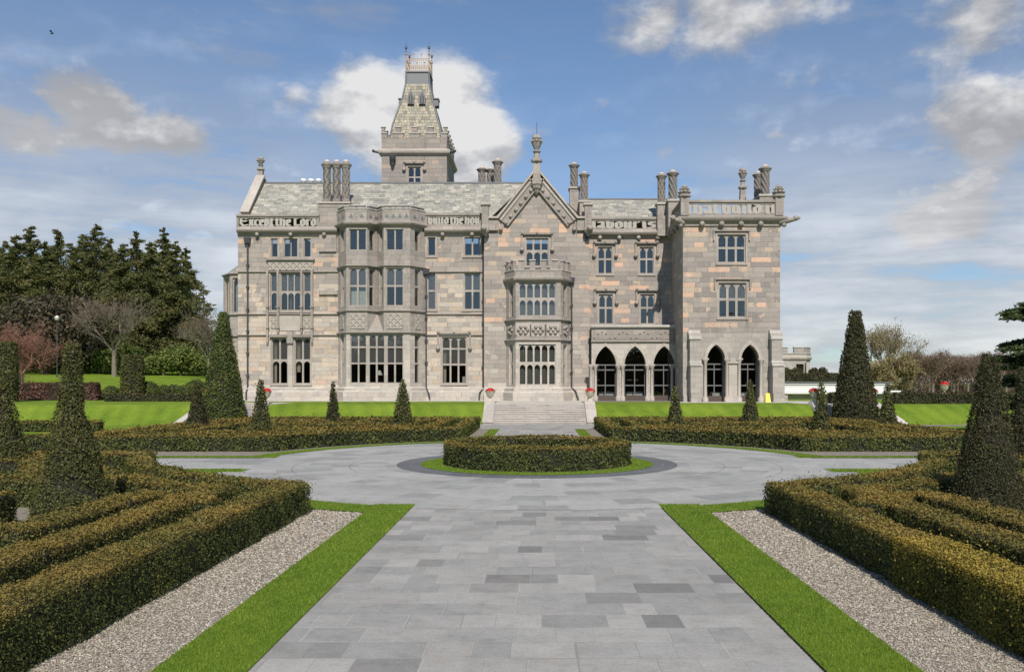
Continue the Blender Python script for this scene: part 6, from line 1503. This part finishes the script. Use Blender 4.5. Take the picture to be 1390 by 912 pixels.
# ================================================================== far right: terrace wall and gatehouse
wb = empty('terrace_wall', (28, 88, TZ), 'long white rendered terrace wall with grey coping right of the house', 'wall'); WO = (28, 88, TZ)
x0, x1 = 21.2, (1220-729)*86/F
b = MB(); b.box(x0, x1-1.5, 86.2, 96, 1.0, Vz(534,86), 'pale'); b.box(x0, x1-.9, 86, 96, Vz(533.9,86), Vz(519.6,86), 'white'); o = b.build('wall', wb, WO); o.location = (0,0,0)
b = MB(); b.box(x0, x1-.7, 85.8, 96.1, Vz(519.5,86), Vz(518,86), 'lead'); b.box(x0, x1-.75, 85.9, 86.05, Vz(522,86), Vz(520.4,86), 'white'); b.box(x0, x1, 85.6, 86.3, Vz(534.4,86), Vz(531.5,86), 'white'); b.box(x1-1.6, x1+.1, 85.4, 87, Vz(534.3,86), Vz(530,86), 'white', .1); o = b.build('coping', wb, WO); o.location = (0,0,0)
zt_ = Vz(518,86)+.002
hedge([(x0, 88.5), ((1140-729)*88/F, 88.5)], 'level hedge on top of the white terrace wall', z=zt_, h=.78, w=1.2, group='terrace hedges', m='darkyew')
for px, lab in ((1066, 'tiny clipped cone on the terrace hedge nearest the house'), (1081, 'tiny clipped cone in front of the gatehouse wall'), (1105, 'tiny clipped cone before the gatehouse doorway'), (1117, 'tiny clipped cone on the terrace hedge just right of the gatehouse')):
    topiary((px-729)*92/F, 92, [(0, .62), (.9, .55), (1.35, .36), (1.45, .15)], lab, z=zt_, name='topiary_cone', m='darkyew', group='tiny cones on the terrace hedge', amp=.02, lmul=.8)
gx = (1064-729)*104/F; gx1 = (1104-729)*104/F; GO = (gx+2, 105, TZ)
gh = empty('gatehouse', GO, 'small embattled grey stone gatehouse with a dark doorway, far right of the manor', 'gatehouse')
PGH = [(gx-1, 104), (gx1-.9, 104), (gx1, 105.3), (gx1, 110)]
b = MB(); fs_ = poly_faces(PGH)
zg0, zg1 = TZ-.3, Vz(484,104)
fd = fs_[0]; dl = fd.len
fd.wall(b, 0, dl, zg0, zg1, [(dl-1.15, dl-.25, zg0, Vz(494,104))], 'pale2', rev=.6); b.box(gx1-2.2, gx1-.9, 104.7, 105, zg0, Vz(492,104), 'interior')
for f in fs_[1:]: f.wall(b, 0, f.len, zg0, zg1, [], 'pale2')
band(b, PGH, [(zg1-.5, 0), (zg1-.3, .2), (zg1-.05, .26), (zg1+.1, .1)], 'trimpale')
b.box(gx+2.55, gx+2.95, 103.55, 104, zg0, Vz(492,104), 'trimpale')
for i in range(4): fd.box(b, .4, 1.95-.16*i, Vz(501-2.6*i,104), Vz(498.9-2.6*i,104), -.7+.12*i, 0, 'copingpale')
b.face([(x, y, zg1) for x, y in PGH]+[(gx-1, 110, zg1)], 'lead'); o = b.build('wall', gh, GO); o.location = (0,0,0)
b = MB(); battle(b, PGH, zg1+.05, Vz(480,104), Vz(472,104), m='pale2', holes=False, gap=.42, n=1.5, th=.4); o = b.build('battlement', gh, GO); o.location = (0,0,0)
# ================================================================== small things
def lamp_post(x, y, z, h, label):
    t = empty('street_lamp', (x, y, z), label, 'lamp post'); b = MB(); b.tube((0, 0, 0), (0, 0, .5), .13, .11, 'iron', 10); b.tube((0, 0, .5), (0, 0, h-.5), .075, .06, 'iron', 8); b.build('pole', t)
    b = MB(); b.lathe((0, 0, h-.5), [(.1, 0), (.26, .05), (.32, .38), (.34, .42), (.12, .58), (.04, .66)], 'lampglass', 10); b.build('lantern', t)
x, y, z = onground(77.5, 118); lamp_post(x, y, z, E+(520-430)*118/F-z, 'thin dark lamp post standing before the left wood')
b = MB(); b.raw([(-.22,-.2,0),(.22,-.2,0),(.22,-.16,0),(-.22,-.16,0),(-.16,-.02,.72),(.16,-.02,.72),(.16,.0,.72),(-.16,.0,.72)], [(0,3,2,1),(4,5,6,7),(0,1,5,4),(1,2,6,5),(2,3,7,6),(3,0,4,7)], 'yellow')
b.raw([(-.22,.2,0),(.22,.2,0),(.22,.24,0),(-.22,.24,0),(-.16,.03,.72),(.16,.03,.72),(.16,.05,.72),(-.16,.05,.72)], [(0,3,2,1),(4,5,6,7),(0,1,5,4),(1,2,6,5),(2,3,7,6),(3,0,4,7)], 'yellow')
b.tube((-.14,.015,.71), (.14,.015,.71), .03, .03, 'yellow', 6)
o = b.build('floor_sign', label='small yellow folding floor sign by the right buttress', category='floor sign'); o.location = ((1042-729)*71.2/F, 71.2, TZ+.016)
# dining tables and chairs inside the arches
def table(x, y, label, wx=.95):
    t = empty('dining_table', (x, y, TZ+.02), label, 'table', 'dining tables behind the arches'); b = MB(); b.box(-wx*.9, wx*.9, -.42, .42, .70, .74, 'wood')
    b.build('tabletop', t)
    for sx in (-1, 1):
        for sy in (-1, 1): b = MB(); b.tube((sx*wx*.8, sy*.34, 0), (sx*wx*.8, sy*.34, .7), .03, .04, 'wood', 6); b.build('leg', t)
    b = MB(); n = 40; top = []; bot = []
    for i in range(n):
        a = 2*math.pi*i/n; ca, sa = math.cos(a), math.sin(a); k = 1/max(abs(ca), abs(sa)); fx = wx*.95*ca*k; fy = .48*sa*k; rp = 1.08+.05*math.sin(i*2.1); top.append((fx, fy, .765)); bot.append((fx*rp, fy*rp, .22+.03*math.sin(i*1.3)))
    b.raw(top+bot, [tuple(range(n))]+[(i, n+i, n+(i+1) % n, (i+1) % n) for i in range(n)], 'linen'); o = b.build('tablecloth'); o.location = (x, y, TZ+.02); o['label'] = 'white cloth draped over the '+label; o['category'] = 'tablecloth'; o['group'] = 'white tablecloths'
def chair(x, y, rz, label, m='cream'):
    t = empty('dining_chair', (x, y, TZ+.02), label, 'chair', 'dining chairs behind the arches'); t.rotation_euler = (0, 0, rz)
    b = MB(); b.box(-.23, .23, -.23, .23, .42, .50, m, .02); b.build('seat', t); b = MB(); b.raw([(-.22,.2,.5),(.22,.2,.5),(.22,.26,.5),(-.22,.26,.5),(-.21,.3,1.02),(.21,.3,1.02),(.21,.34,1.0),(-.21,.34,1.0)], [(0,3,2,1),(4,5,6,7),(0,1,5,4),(1,2,6,5),(2,3,7,6),(3,0,4,7)], m); b.build('backrest', t)
    for sx in (-1, 1):
        for sy in (-1, 1): b = MB(); b.tube((sx*.2, sy*.2, 0), (sx*.2, sy*.2, .43), .02, .028, 'wood', 6); b.build('leg', t)
for px, Y, lab in ((824, 78.3, 'table in the leftmost pointed arch'), (861.5, 78.3, 'table in the middle arch of the arcade'), (974, 74.6, 'table in the left arch of the right block'), (1012, 74.6, 'table in the right arch of the right block')):
    table((px-729)*Y/F, Y, lab, .75 if Y > 76 else .6)
for px, Y, rz, lab, m_ in ((902.5, 78.2, 3.4, 'brown chair in the rightmost arch of the arcade', 'wood'), (963.5, 74.7, 1.5, 'cream chair left of a table in the right block', 'cream'), (982.5, 74.8, -1.5, 'cream chair right of a table in the right block', 'cream'), (851, 79.6, 1.2, 'tan chair beside the middle arch table', 'cream')):
    chair((px-729)*Y/F, Y, rz, lab, m_)
def floor_lamp(x, y, z, h, label):
    t = empty('floor_lamp', (x, y, z), label, 'lamp', 'lamps seen through the windows'); b = MB(); b.lathe((0, 0, 0), [(.22, 0), (.2, .04), (.03, .08)], 'iron', 10); b.tube((0, 0, .05), (0, 0, h-.2), .03, .02, 'iron', 6); b.build('stand', t); b = MB(); b.lathe((0, 0, h-.42), [(.30, 0), (.10, .42), (.09, .42)], 'linen', 12); b.build('lamp_shade', t)
floor_lamp((515-729)*77.9/F, 77.9, TZ+.02, Vz(503, 77.9)-TZ, 'cream shaded lamp in the ground floor bay window')
# a bird high on the left
bp = ((71-729)*70/F, 70, E+(520-46)*70/F); b = MB(); b.ball((0, 0, 0), .07, 'bird', 8, 6, sz=.9); b.tube((0, 0, 0), (-.2, .02, .03), .06, .01, 'bird', 6); b.ball((.09, 0, .02), .04, 'bird', 6, 5)
b.raw([(-.02,-.02,.02),(.06,-.02,.02),(.02,-.22,.2),(-.1,-.3,.12)], [(0,1,2,3)], 'bird'); b.raw([(-.02,.02,.02),(.06,.02,.02),(.02,.22,.2),(-.1,.3,.12)], [(0,3,2,1)], 'bird')
o = b.build('bird', label='tiny black bird flying high in the left sky', category='bird'); o.location = bp
print('done')
